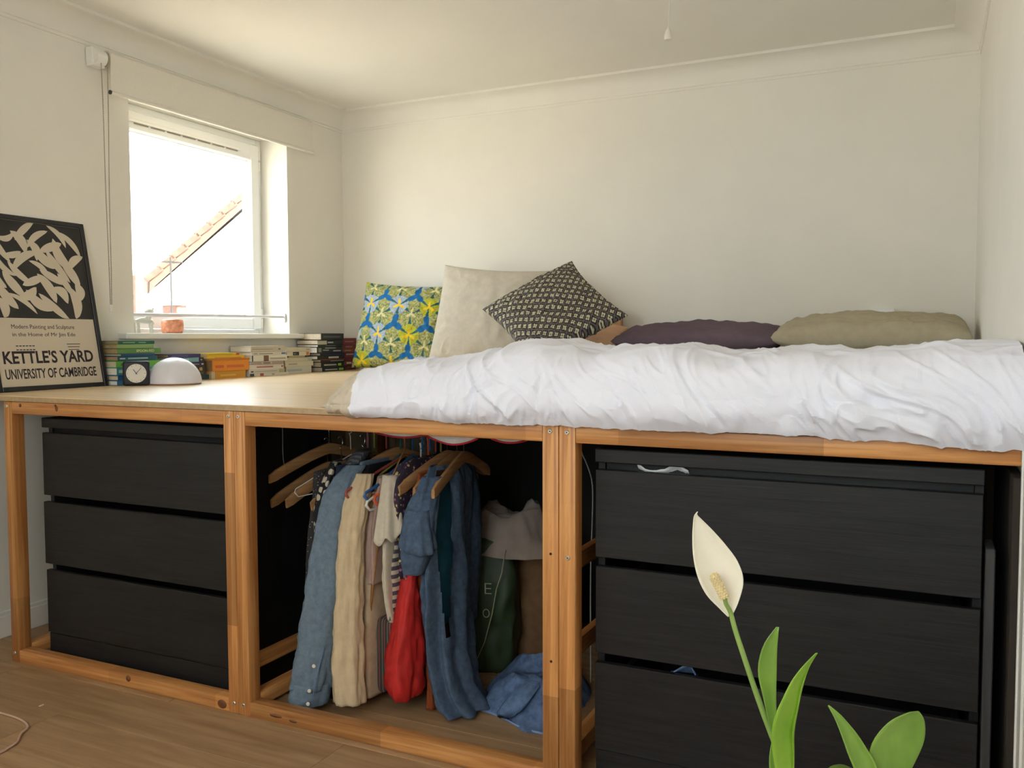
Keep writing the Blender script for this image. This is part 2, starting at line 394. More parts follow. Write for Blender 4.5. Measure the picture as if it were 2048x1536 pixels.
for a, b in bays[:2]:
    piece('bottom_rail', a, b, .001, .045, 0, .0416, 'X')
piece('bottom_rail', bays[2][0], W-.03, .30, .345, 0, .04, 'X')
# rear posts and the rails that run front to back
for x, w in zip(PX, PW): piece('rear_post', x, x+w, D-.06, D-.014, 0, .87, 'Z')
for x, w in zip(PX, PW): piece('deck_bearer', x, x+w, .047, D-.061, .815, ZP-.001, 'Y')
for x, w in ((PX[0], PW[0]), (PX[2], PW[2]), (PX[3], PW[3])): piece('floor_bearer', x, x+w, .047, D-.061, .012, .052, 'Y')
for z in (.285, .505): piece('side_rail', PX[3]+.008, PX[3]+.030, .047, D-.061, z-.022, z+.022, 'Y')
piece('side_rail', PX[1]+.006, PX[1]+.030, .047, D-.061, .10, .14, 'Y')
# slats under the mattress
for i in range(8):
    x0 = 1.36+i*.22
    piece('slat', x0, x0+.07, .05, D-.065, .8628-.018, .8622, 'Y') if False else None
def bolt(x, z, r=.0055):
    m = MB(); m.lathe([(0,.0),(r,.0),(r,.0018),(r*.8,.003),(r*.35,.003),(r*.33,.0012),(0,.0012)], 16)
    o = m.build('bolt_head', 'bolt_zinc', pf, smooth=40); o.location = (x, -.0002, z); o.rotation_euler = (math.pi/2,0,0)
    h = MB().lathe([(0,0),(r*.33,0),(r*.33,.0014),(0,.0014)], 8).build('socket', 'dark_hole', o); 
for x, z in ((1.2115,.847), (1.247,.847), (2.185,.847), (2.227,.846), (1.212,.030), (1.247,.030), (2.229,.555), (.268,.846), (.270,.03)): bolt(x, z)
for x, z in ((2.186,.560), (2.187,.305)):
    o = MB().lathe([(0,0),(.0032,0),(.0032,.0012),(0,.0012)], 10).build('drilled_hole', 'dark_hole', pf); o.location = (x, .0004, z); o.rotation_euler = (math.pi/2,0,0)
plain('knot_brown', (.16,.055,.02), .5, var=.3, vs=80)
for x, z, rx, rz in ((.333,.850,.006,.006), (.505,.845,.006,.009), (.500,.855,.005,.003), (.79,.030,.010,.010), (1.165,.018,.017,.013), (1.36,.02,.022,.005), (1.42,.016,.014,.004)):
    o = MB().lathe([(0,0),(1,0),(.9,.0012),(0,.0016)], 18).build('knot', 'knot_brown', pf, smooth=50); o.scale = (rx, rz, 1); o.location = (x, .0010, z); o.rotation_euler = (math.pi/2, 0, 0)

# plywood deck, slightly higher at the back
dk = MB(); x0, x1 = .0015, W-.0015
P = []
vs = {}
def dbox(m, a, b, y0, y1, zt, zb):
    v = [m.bm.verts.new(p) for p in ((a,y0,deckz(y0)+zb),(b,y0,deckz(y0)+zb),(b,y1,deckz(y1)+zb),(a,y1,deckz(y1)+zb),(a,y0,deckz(y0)+zt),(b,y0,deckz(y0)+zt),(b,y1,deckz(y1)+zt),(a,y1,deckz(y1)+zt))]
    for f in ((0,3,2,1),(4,5,6,7),(0,1,5,4),(1,2,6,5),(2,3,7,6),(3,0,4,7)): m.bm.faces.new([v[i] for i in f])
deck = thing('plywood_deck', 'pale plywood deck lying on the pine frame', 'deck', (0,0,ZP))
dbox(dk, x0, x1, -.002, D-.002, 0, -.0025); o = dk.build('top_veneer', 'plywood_face', deck); o.location = (0,0,-ZP)
dk = MB(); dbox(dk, x0, x1, -.002, D-.002, -.0026, -.0172); o = dk.build('core', 'plywood_edge', deck); o.location = (0,0,-ZP)

# ------------------------------------------------------------------ chests of drawers
def chest(label, loc, opens):
    t = thing('chest_of_drawers', label, 'chest of drawers', loc, group='black chests under the platform')
    w = .80; d = .48; h = .806
    MB().box(-w/2, w/2, -.004, d, h-.032, h, .002).build('top_panel', 'black_oak_x', t)
    for s in (-1, 1): MB().box(s*w/2-(.017 if s > 0 else 0)+(-.0 if s > 0 else 0), s*w/2+(.017 if s < 0 else 0), .022, d, 0, h-.033, .001).build('side_panel', 'black_oak_z', t)
    MB().box(-w/2+.018, w/2-.018, d-.008, d, .02, h-.033).build('back_panel', 'black_inside', t)
    MB().box(-w/2+.018, w/2-.018, .024, .042, 0, .085, .001).build('plinth', 'black_oak_x', t)
    MB().box(-w/2+.018, w/2-.018, .03, d-.01, .66, h-.034).build('upper_rail', 'black_oak_x', t)
    for i, op in enumerate(opens):
        z1 = .757-i*.2275; z0 = z1-.2275+.022
        if i == 2: z0 = .094
        dr = MB().box(-w/2+.002, w/2-.002, -op, .018-op, z0, z1, .0015).build('drawer_front', 'black_oak_x', t)
        q = MB(); hb = z1-.055
        q.box(-w/2+.03, -w/2+.044, .019-op, d-.03-op, z0+.02, hb).box(w/2-.044, w/2-.03, .019-op, d-.03-op, z0+.02, hb).box(-w/2+.03, w/2-.03, d-.044-op, d-.03-op, z0+.02, hb).box(-w/2+.03, w/2-.03, .019-op, d-.03-op, z0+.012, z0+.02)
        q.build('drawer_box', 'black_inside', dr)
    pl = MB().box(-w/2+.002, w/2-.002, .002, .018, 0, .090, .0015).build('kick_board', 'black_oak_x', t)
    return t
chest('black three-drawer chest in the left bay under the poster', (.748, .066, 0), (.004, .006, .003))
chest('black three-drawer chest in the right bay behind the lily', (2.676, .054, 0), (.004, .002, .006))
cloth('white_cotton', (.80,.80,.80)); cloth('denim_mid', (.12,.19,.33), .25, 60)
def rag(name, label, cat, pts, mat):
    m = MB(); m.grid(pts)
    o = m.build(name, mat, smooth=180); s = o.modifiers.new('thick', 'SOLIDIFY'); s.thickness = .003; origin(o); return tag(o, label, cat)
g = []
for i in range(14):
    u = i/13; row = []
    for j in range(5):
        v = j/4; row.append((2.372+.118*u, .074+.03*v, .744+(.036-.020*abs(math.sin(u*3.6+.4)))*(1-v)+.004*nz(u*8, v*3)))
    g.append(row)
rag('white_shirt', 'white shirt edge poking out of the top right drawer', 'shirt', g, 'white_cotton')
g = []
for i in range(10):
    u = i/9; row = []
    for j in range(5):
        v = j/4; row.append((2.448+.064*u, .070+.03*v, .292+(.040*min(u*1.25, 1, (1-u)*3+.25))*(1-v)+.002*nz(u*9, v*4)))
    g.append(row)
rag('blue_shirt', 'blue shirt corner poking out of the lowest right drawer', 'shirt', g, 'denim_mid')
blackwood('grey_board', 'Z', (.055,.054,.055), (.035,.035,.034))
o = MB().box(3.079, 3.096, .035, .13, .0, .655, .002).build('shelf_board', 'grey_board'); origin(o); tag(o, 'narrow grey board standing beside the right black chest', 'board')
plain('bay_shade_dark', (.012,.010,.008), .85, var=.2, vs=5)  # near-black sheet added so the space under the platform reads as deep shade
o = MB().box(1.20, 3.10, 1.16, 1.17, .0, .81).build('bay_shade_sheet', 'bay_shade_dark'); origin(o); tag(o, 'dark sheet added as the deep shade at the back under the platform', 'board')
plain('wall_shade_brown', (.030,.020,.013), .8, var=.3, vs=9)  # brown sheet added in place of shade on the wall below the deck
o = MB().box(W-.020, W-.003, .0, .50, .0, .80, .001).build('wall_shade_sheet', 'wall_shade_brown'); origin(o); tag(o, 'dark brown sheet standing in for shade on the right wall under the platform', 'board')

# ------------------------------------------------------------------ mattress, duvet
cloth('mattress_ticking', (.80,.79,.77)); cloth('tan_linen', (.58,.50,.40)); cloth('duvet_cotton', (.82,.825,.92), .02, 8, 500)
def crumple(name, scale, strength, dist):
    m = MATS[name]; nt = m.node_tree; b = nt.nodes['Principled BSDF']; old = b.inputs['Normal'].links[0].from_node
    n = N(nt,'ShaderNodeTexNoise'); n.noise_type = 'RIDGED_MULTIFRACTAL'; n.inputs['Scale'].default_value = scale; n.inputs['Detail'].default_value = 3; n.inputs['Distortion'].default_value = .8
    L(nt, coords(nt, (1.3, 1, .7)), n.inputs['Vector'])
    bp = N(nt,'ShaderNodeBump'); bp.inputs['Strength'].default_value = strength; bp.inputs['Distance'].default_value = dist
    L(nt, n.outputs['Fac'], bp.inputs['Height']); L(nt, old.outputs[0], bp.inputs['Normal']); L(nt, bp.outputs[0], b.inputs['Normal'])
crumple('duvet_cotton', 9, .6, .012)
crumple('tan_linen', 9, .5, .010)
pass
o = MB().box(1.74, W-.012, .07, D-.07, .893, 1.00, .035, 4).build('mattress', 'mattress_ticking', smooth=50); origin(o); tag(o, 'white mattress lying under the white duvet', 'mattress')
TOP = [(1.28,.902),(1.40,.912),(1.505,.934),(1.617,.979),(1.732,1.005),(1.842,1.014),(1.933,1.017),(2.007,1.028),(2.065,1.048),(2.121,1.056),(2.19,1.042),(2.27,1.030),(2.335,1.043),(2.448,1.041),(2.568,1.025),(2.66,1.034),(2.75,1.036),(2.822,1.031),(2.915,1.042),(3.013,1.050),(3.14,1.046)]
def fold(x, y, f, k=3):
    return max(0, 1-abs(nz(x*f+nz(x*3,y*3,7)*.5, y*f+nz(x*3,y*3,2)*.5, 4.1))*3.2)**k
def duvet():
    nu, nv = 420, 270
    B = []
    for i in range(nu):
        u = i/(nu-1); row = []
        for j in range(nv):
            v = j/(nv-1)
            # how far back / round the front edge we are
            if v < .55:
                t = v/.55; yy = 1.62+(.10-1.62)*(t**.8); sec = 0
            else: yy = .10; sec = (v-.55)/.45
            xl = 1.545-.42*sm(0, .7, yy)-.05*sm(.7, 1.6, yy)
            x = xl+(W-.006-xl)*u
            xe = 1.28+(x-xl)*(W-1.28)/(W-xl) if yy > .4 else x
            T = lerp(TOP, x if yy < .4 else xe+.0)
            T = T*(1-sm(.35, .9, yy)) + sm(.35, .9, yy)*min(T, 1.014)
            edge = sm(0, .10, x-xl)
            zmin = deckz(yy)+.004
            T = zmin+(T-zmin)*(.25+.75*edge)
            hem = .861-.008*sm(2.7, 3.1, x)+.004*nz(x*9, 3)
            hem = hem + (.020)*(1-sm(0, .10, x-xl))
            if sec == 0: y, z = yy, T
            else:
                rz = min(.095, (T-hem)*.72); ry = .135
                if sec < .5:
                    a = sec/.5*math.pi/2; y = .10-ry*math.sin(a); z = T-rz*(1-math.cos(a))
                else:
                    q = (sec-.5)/.5; y = .10-ry+.022*q*q - .010*math.sin(q*math.pi); z = (T-rz)+(hem-(T-rz))*q
                y += .05*(1-sm(0,.12,x-xl))
            row.append(Vector((x, y, z)))
        B.append(row)
    out = []
    for i in range(nu):
        row = []
        for j in range(nv):
            p = B[i][j]; a = B[min(i+1,nu-1)][j]-B[max(i-1,0)][j]; b = B[i][min(j+1,nv-1)]-B[i][max(j-1,0)]
            n = b.cross(a)
            n = n.normalized() if n.length > 1e-9 else Vector((0,0,1))
            if n.z < 0 and n.y > 0: n = -n
            x, y, z = p; v = j/(nv-1); fr = sm(.5, .72, v); ee = sm(0, .05, x-B[0][j].x)
            # soft quilt billows, then creases running down the front and puckers at the hem
            d = .008*nz(x*4.2, (y-z)*4, 1)+.004*nz(x*9, (y-z)*7, 5)
            sx = x + .45*(z-.95)*(1 if x > 2.2 else -.6) + .03*nz(x*6, z*6, 9)
            cre = max(0, 1-abs(nz(sx*5.5, z*1.2, 3))*5)**2
            cr2 = max(0, 1-abs(nz(sx*17+3*nz(x*4, z*4, 6), z*7+x*2, 8))*4)**1.5
            cr3 = max(0, 1-abs(nz(sx*30+2*nz(x*5, z*5, 1), z*15-x*6, 12))*3.5)**1.5
            msk = .35+.65*sm(-.15, .25, nz(x*3.3, z*3.3+y, 11))
            d += fr*(.006*nz(sx*9, z*2.4, 2) - .010*cre*sm(.60,.85,v) + (.010*cr2 + .0062*cr3)*msk)
            hemf = sm(.90, 1.0, v)
            d += hemf*(.003*nz(x*24, 1.3) + .002*nz(x*55, 4.4))
            tp = (1-fr)
            ct = max(0, 1-abs(nz(x*8+2*nz(x*3, y*3, 2), y*10, 21))*3.5)**1.5
            d += tp*(1-.6*sm(.5, 1, y))*(.007*fold(x, y, 6.5, 2) + .006*ct - .005 + .003*nz(x*16, y*16))
            d += .0022*nz(x*30+z*8, y*26, z*18)*(.4+.6*fr)
            q = p + n*d*ee*(1-.55*sm(.90, 1.0, v))
            q.z = max(q.z, deckz(max(q.y,0))+.0015) if q.y > -.004 else q.z
            row.append(q)
        out.append(row)
    t = thing('duvet', 'rumpled white duvet spread over the right side of the platform', 'duvet', (2.35, .8, .89))
    A_, B_ = MB(), MB(); off = Vector((2.35, .8, .89)); va, vb = {}, {}
    def vert(m, d, i, j):
        if (i, j) not in d: d[i, j] = m.bm.verts.new(out[i][j]-off)
        return d[i, j]
    for i in range(nu-1):
        for j in range(nv-1):
            x, y, z = B[i][j]; xl = B[0][j].x
            lim = .125-.22*max(0, y)+.010*nz(z*30, y*20)
            m, d = (B_, vb) if (x-xl < lim and y < .5) else (A_, va)
            m.bm.faces.new([vert(m, d, *q) for q in ((i,j),(i+1,j),(i+1,j+1),(i,j+1))])
    A_.build('cover', 'duvet_cotton', t, smooth=180, fix=False)
    o = B_.build('turned_corner', 'tan_linen', t, smooth=180, fix=False); o['label'] = 'tan turned-back corner'
duvet()
# sagging cloth with red edging below the middle rail
cloth('pale_cotton', (.62,.60,.60)); cloth('red_binding', (.36,.02,.03))
va = thing('scalloped_cloth', 'white cloth with red scalloped edge hanging below the middle rail', 'cloth', (1.90, .06, .80))
g = []; ed = []
for i in range(60):
    x = 1.66+.47*i/59; zb = .8155 - .021*max(0, math.sin((x-1.815)/.155*math.pi)) if 1.815 < x < 1.97 else .8155 - .009*max(0, math.sin((x-2.0)/.10*math.pi)) if 2.0 < x < 2.10 else .826 if x > 1.97 else .8155-.010*max(0, math.sin((x-1.66)/.155*math.pi))
    ed.append((x-1.90, .004*nz(x*20), zb-.80)); g.append([(x-1.90, .004*nz(x*20), zb-.80), (x-1.90, .0, .045)])
m = MB(); m.grid(g); o = m.build('cloth_panel', 'pale_cotton', va, smooth=180); s = o.modifiers.new('thick', 'SOLIDIFY'); s.thickness = .002
MB().tube(ed, .0026, 6).build('red_edging', 'red_binding', va, smooth=180)

# ------------------------------------------------------------------ pillows and cushions
def cushion(name, label, cat, w, h, th, center, rot, mat, n=120, pat=None, pinch=.07, power=.42, wr=.006, wf=6, seed=0, ears=0, sag=0):
    bm = bmesh.new(); V = {}; cols = {}
    def pos(u, v, s):
        x = w/2*u*(1-pinch*(1-v*v)*abs(u)**3); z = h/2*v*(1-pinch*(1-u*u)*abs(v)**3)
        k = max(0, (1-u*u)*(1-v*v)); y = th/2*k**power
        wrk = wr*(nz(u*wf+seed, v*wf, seed)+.6*nz(u*wf*2.3, v*wf*2.3+seed, 5)) + wr*1.4*fold(u+seed, v, wf*.4, 2)*(1-k)**2
        y += wrk*min(1, k*4+.15*(1 if s > 0 else 0))
        if sag: z -= sag*(1-u*u)*(0.5+.5*v)
        return Vector((x, -s*y, z))
    for s in (1, -1):
        for i in range(n+1):
            for j in range(n+1):
                if s == -1 and (i in (0, n) or j in (0, n)): V[s,i,j] = V[1,i,j]; continue
                u = -1+2*i/n; v = -1+2*j/n
                u = math.copysign(abs(u)**.9, u) if u else 0; v = math.copysign(abs(v)**.9, v) if v else 0
                q = bm.verts.new(pos(u, v, s)); V[s,i,j] = q
                if pat: cols[q] = pat(u*w/2, v*h/2, s)
    for s in (1, -1):
        for i in range(n):
            for j in range(n):
                f = (V[s,i,j], V[s,i+1,j], V[s,i+1,j+1], V[s,i,j+1]); bm.faces.new(f if s == 1 else f[::-1])
    bm.verts.index_update(); me = bpy.data.meshes.new(name)
    cl = [None]*len(bm.verts)
    for q, c in cols.items(): cl[q.index] = c
    bm.to_mesh(me); bm.free()
    if pat:
        at_ = me.color_attributes.new('Col', 'FLOAT_COLOR', 'POINT')
        for i, c in enumerate(cl): at_.data[i].color = (*c, 1)
    for p_ in me.polygons: p_.use_smooth = True
    me.materials.append(MATS[mat]); o = bpy.data.objects.new(name, me); COL.objects.link(o)
    R_ = Matrix.Rotation(rot[2], 4, 'Z') @ Matrix.Rotation(rot[0], 4, 'X') @ Matrix.Rotation(rot[1], 4, 'Y')
    o.matrix_world = Matrix.Translation(center) @ R_
    return tag(o, label, cat)
attr_mat('printed_cotton')
def hexpat(x, z, s):
    S = .178; h = S*math.sqrt(3)/2
    x += .012*nz(x*7, z*7, 2); z += .012*nz(x*7, z*7, 8)
    best = None
    j0 = math.floor(z/h)
    for j in range(j0-1, j0+3):
        i0 = math.floor(x/S-.5*(j % 2))
        for i in range(i0-1, i0+3):
            px = (i+.5*(j % 2))*S; pz = j*h
            for k, (ox, oz) in enumerate(((0,0), (0,S/math.sqrt(3)), (S/2, S/(2*math.sqrt(3))))):
                dd = (x-px-ox)**2+(z-pz-oz)**2
                if best is None or dd < best[0]: best = (dd, k, i, j, px+ox, pz+oz)
    dd, k, i, j, px, pz = best; r = math.sqrt(dd)/S; an = math.atan2(z-pz, x-px)
    p3 = abs(math.cos(1.5*(an-math.pi/2)))
    olive = Vector((.25,.25,.055)); pale = Vector((.52,.51,.25)); blue = Vector((.012,.13,.34)); gold = Vector((.80,.52,.02)); lil = Vector((.36,.42,.50)); teal = Vector((.02,.11,.13)); lime = Vector((.46,.45,.03))
    g = nz(x*120, z*120, 1)+.6*nz(x*250, z*250, 4); c = olive.lerp(pale, max(0, min(1, .42+.9*g)))
    vein = abs(math.sin(an*10.5+.6*math.sin(r*20)))
    if k == 0:
        if r < .085+.20*p3**2.2: return tuple(blue)
        if p3 > .988 and r < .5: return tuple(teal)
        return tuple(c)
    R = .29+.03*abs(math.sin(an*6))
    if r > R+.02: return tuple(c)
    if r > R: return tuple(teal.lerp(c, .2))
    if abs(math.cos(1.5*(an+math.pi/2))) > .975 and r > .05: return tuple(teal)
    if k == 1:
        hsh = (i*5+j*3) % 4
        pet = lil if hsh in (0, 3) else lime if hsh == 1 else c
        if r < .03+.17*p3**5: return tuple(gold)
        if vein < .15 and r > .1: return tuple(teal.lerp(pet, .4))
        return tuple(pet.lerp(pale, .12*max(0, g)))
    if r < .03+.15*p3**5: return tuple(Vector((.66,.60,.30)))
    if vein < .22 and r > .08: return tuple(Vector((.06,.11,.06)))
    return tuple(c)
cushion('printed_cushion', 'yellow and blue fan-print cushion standing on the deck by the books', 'cushion', .52, .47, .17, (.487, 2.03, 1.118), (math.radians(-14), math.radians(4), math.radians(4)), 'printed_cotton', 170, hexpat, seed=1.3)
cloth('oat_linen', (.56,.51,.42), .06, 40, 380)
cushion('linen_cushion', 'plain oatmeal linen cushion between the two patterned cushions', 'cushion', .57, .52, .19, (1.010, 1.985, 1.157), (math.radians(-13), math.radians(5), math.radians(3)), 'oat_linen', 110, None, seed=4.1, wr=.006, wf=2.8)
def diapat(x, z, s):
    a = (x+z)/math.sqrt(2); b = (z-x)/math.sqrt(2); ca, cb = .0350, .0270
    fa = a/ca-math.floor(a/ca)-.5; fb = b/cb-math.floor(b/cb)-.5
    d = abs(fa)+abs(fb)
    cream = (.56,.53,.36); ink = (.030,.024,.022); grey = (.17,.145,.14)
    # staggered second set of diamonds shares the lattice lines
    if min(abs(fa), abs(fb)) < .0: return ink
    e = max(abs(fa), abs(fb))
    if e > .44: return grey
    if abs(fa) < .27 and abs(fb) < .29 and not (abs(fa) < .08 and abs(fb) < .085): 
        if abs(fa) < .05 and abs(fb) > .2 or abs(fb) < .05 and abs(fa) > .19: return ink
        return cream
    return ink
cushion('diamond_cushion', 'black and cream diamond cushion balanced on one corner', 'cushion', .47, .49, .17, (1.500, 1.645, 1.172), (math.radians(-45), math.radians(-42), math.radians(3.6)), 'printed_cotton', 190, diapat, seed=8.2, wr=.007, pinch=.12)
cloth('plum_cotton', (.14,.10,.125), .08, 30); cloth('olive_cotton', (.42,.37,.26), .06, 30); cloth('tan_cotton', (.60,.37,.23), .04, 20)
cushion('plum_pillow', 'dark plum pillow lying against the back wall', 'pillow', .70, .44, .135, (2.10, 1.90, 1.062), (math.radians(-86), 0, 0), 'plum_cotton', 90, None, pinch=.04, power=.36, wr=.010, wf=4, seed=2.2)
cushion('olive_pillow', 'khaki pillow lying in the corner by the right wall', 'pillow', .70, .44, .165, (2.765, 1.87, 1.078), (math.radians(-85), math.radians(0), 0), 'olive_cotton', 90, None, pinch=.03, power=.34, wr=.011, wf=4, seed=6.6)
cushion('tan_pillow', 'small tan pillow tucked under the diamond cushion', 'pillow', .36, .26, .11, (1.535, 1.93, 1.045), (math.radians(-62), 0, 0), 'tan_cotton', 60, None, pinch=.02, power=.36, wr=.003, seed=3.3)
wood('beech', (.62,.38,.20), (.5,.28,.13), 'X', .5)
o = MB().box(1.36, 1.645, D-.055, D-.02, .905, 1.19, .004).build('headboard_block', 'beech'); origin(o); tag(o, 'wooden board end showing behind the diamond cushion', 'board')
so = thing('wall_socket', 'white plastic socket on the wall above the khaki pillow', 'socket', (2.79, D, 1.12))
MB().box(-.049, .049, -.028, 0, 0, .063, .004, 2).build('plate', 'upvc', so, smooth=40); MB().box(-.02, .02, -.034, -.026, .02, .05, .003).build('switch', 'upvc', so)
# ------------------------------------------------------------------ framed poster
plain('black_frame', (.012,.012,.014), .45); plain('poster_paper', (.60,.52,.41), .8); plain('poster_ink', (.030,.028,.027), .8); plain('lettering_ink', (.028,.018,.024), .8)
po = thing('framed_poster', 'black framed poster with bold lettering leaning on the window wall', 'poster', (.124, .072, deckz(.3)), (math.radians(-10.6), 0, math.radians(90)))
pw_, ph = .444, .636
m = MB(); fwid = .0175
m.box(0, fwid, 0, .016, 0, ph, .0015).box(pw_-fwid, pw_, 0, .016, 0, ph, .0015).box(fwid, pw_-fwid, 0, .016, 0, fwid, .0015).box(fwid, pw_-fwid, 0, .016, ph-fwid, ph, .0015); m.build('frame', 'black_frame', po)
MB().box(fwid, pw_-fwid, .010, .014, fwid, ph-fwid).build('backing', 'black_frame', po)
MB().box(fwid, pw_-fwid, .0078, .0098, fwid, ph-fwid).build('print', 'poster_paper', po)
ax0, ax1, az0, az1 = .032, pw_-.0185, .262, ph-.0185
ART = MB().box(ax0, ax1, .0072, .0079, az0, az1).build('picture_panel', 'poster_ink', po)
# loose abstract leaf and ribbon shapes, not a copy of any picture
rng = random.Random(21); m = MB(); LK = [0]
def leaf2(cx, cz, ln, wd, an, bend=.0):
    pts = []
    for i in range(11):
        t = -1+2*i/10; pts.append((t*ln/2, wd/2*(1-t*t)**.7+bend*(1-t*t)))
    for i in range(1, 10):
        t = 1-2*i/10; pts.append((t*ln/2, -wd/2*(1-t*t)**.7+bend*(1-t*t)))
    ca, sa = math.cos(an), math.sin(an)
    pts = [(min(ax1-.001, max(ax0+.001, cx+x*ca-z*sa)), min(az1-.001, max(az0+.001, cz+x*sa+z*ca))) for x, z in pts]
    LK[0] += 1; k_ = LK[0]*.000012
    m.prism(pts, lambda u, v, w: Vector((u, .0071-k_-w, v)), .0003)
for i in range(34):
    cx = ax0+.03+(ax1-ax0-.06)*((i*0.618)%1); cz = az0+.03+(az1-az0-.06)*((i+.5)/34)
    leaf2(cx, cz, rng.uniform(.07, .15), rng.uniform(.018, .042), rng.choice((2.2, 1.9, -.9, .5, 2.6, -1.2))+rng.uniform(-.3,.3), rng.uniform(-.02,.02))
m.build('picture_shapes', 'poster_paper', po, fix=True)
text("KETTLE'S YARD", .06, 'lettering_ink', po, (.040, .0077, .098), width=.360, height=.047, bold=.0016)
text('UNIVERSITY OF CAMBRIDGE', .05, 'lettering_ink', po, (.040, .0077, .044), width=.364, height=.036, bold=.0009)
text('Modern Painting and Sculpture', .022, 'poster_ink', po, (.088, .0077, .219), width=.250, height=.020)
text('in the Home of Mr Jim Ede', .022, 'poster_ink', po, (.088, .0077, .192), width=.250, height=.018)
m = MB()
for k in range(2): 
    for q in range(6): m.box(.094+q*.0125, .103+q*.0125, .0074, .0079, .160-k*.014, .1635-k*.014)
for k in range(3): m.box(.296+k*.002, .352-k*.004, .0074, .0079, .166-k*.0105, .1685-k*.0105)
m.build('small_print', 'poster_ink', po, kind='stuff')

# ------------------------------------------------------------------ clock and dome lamp
plain('clock_black', (.010,.010,.016), .5); plain('dial_white', (.75,.71,.64), .6)
ck = thing('alarm_clock', 'small square black alarm clock with white dial beside the poster', 'clock', (.222, .560, deckz(.56)), (0,0,math.radians(48)))
MB().box(-.048, .048, -.018, .020, 0, .095, .010, 4).build('case', 'clock_black', ck, smooth=40)
o = MB().lathe([(0,0),(.036,0),(.036,.0012),(0,.0012)], 40).build('dial', 'dial_white', ck, smooth=40); o.location = (0,-.0178,.048); o.rotation_euler = (math.pi/2,0,0)
def hand(l, w, a, nm):
    o = MB().box(-w/2, w/2, -.0006, 0, -.004, l).build(nm, 'clock_black', ck); o.location = (0,-.0192,.048); o.rotation_euler = (0, a, 0)
hand(.019, .0022, math.radians(-35), 'hour_hand'); hand(.028, .0016, math.radians(40), 'minute_hand')
for k in range(12):
    o = MB().box(-.0006, .0006, -.0004, 0, .029, .033).build('hour_mark', 'clock_black', ck); o.location = (0,-.0190,.048); o.rotation_euler = (0, k*math.pi/6, 0)
plain('opal_shade', (.74,.74,.82), .35, trans=.0); plain('copper_base', (.42,.24,.17), .4)
dm = thing('dome_lamp', 'white half-dome lamp sitting on the deck beside the clock', 'lamp', (.285, .688, deckz(.69)))
MB().lathe([(.0,.0),(.099,.0),(.101,.003),(.099,.006),(0,.006)], 48).build('base', 'copper_base', dm, smooth=40)
pr = [(.1025,.006)]+[(.1025*math.cos(t*math.pi/2/16), .0075+.098*math.sin(t*math.pi/2/16)) for t in range(0,17)]
pr[-1] = (0, pr[-1][1]); MB().lathe(pr, 56).build('shade', 'opal_shade', dm, smooth=60)

# ------------------------------------------------------------------ books
plain('paper_cream', (.60,.50,.36), .9, var=.12, vs=120); plain('paper_brown', (.36,.24,.13), .9, var=.2, vs=120); plain('paper_white', (.74,.70,.62), .9, var=.06, vs=120)
BC = {}
def bookmat(c):
    k = 'cover_%02d_%02d_%02d' % tuple(int(x*99) for x in c)
    return plain(k, c, .45) and k
def book(label, xf, y0, y1, z0, z1, dep, c, pg, group, tilt=0, marks=(), words=None):
    yc = (y0+y1)/2; h = z1-z0-.0004; ln = y1-y0
    b = thing('book', label, 'book', (xf-dep/2, yc, z0), (0,0,tilt), group=group)
    t = min(.0022, h*.12)
    m = MB(); X = dep/2
    m.box(-X, X, -ln/2, ln/2, 0, t, .0004).box(-X, X, -ln/2, ln/2, h-t, h, .0004).box(X-t, X, -ln/2, ln/2, t*.6, h-t*.6, .0004)
    m.build('cover', bookmat(c), b)
    MB().box(-X+.003, X-t*1.1, -ln/2+.0025, ln/2-.0025, t, h-t).build('pages', 'paper_'+pg, b)
    for (a, e, za, zb, mc) in marks:
        MB().box(X-.0001, X+.0004, -ln/2+ln*a, -ln/2+ln*e, h*za, h*zb).build('spine_print', bookmat(mc), b)
    if words:
        text(words[0], .02, words[1], b, (X+.0004, -ln/2+ln*words[2], h*.28), (math.pi/2,0,math.pi/2), width=ln*(words[3]-words[2]), height=h*.46)
    return b
WH = (.72,.68,.58); INK = (.03,.03,.035)
ORD = ['top','second','third','fourth','fifth','sixth','seventh','eighth','ninth']
plain('gold_print', (.78,.74,.48), .5)
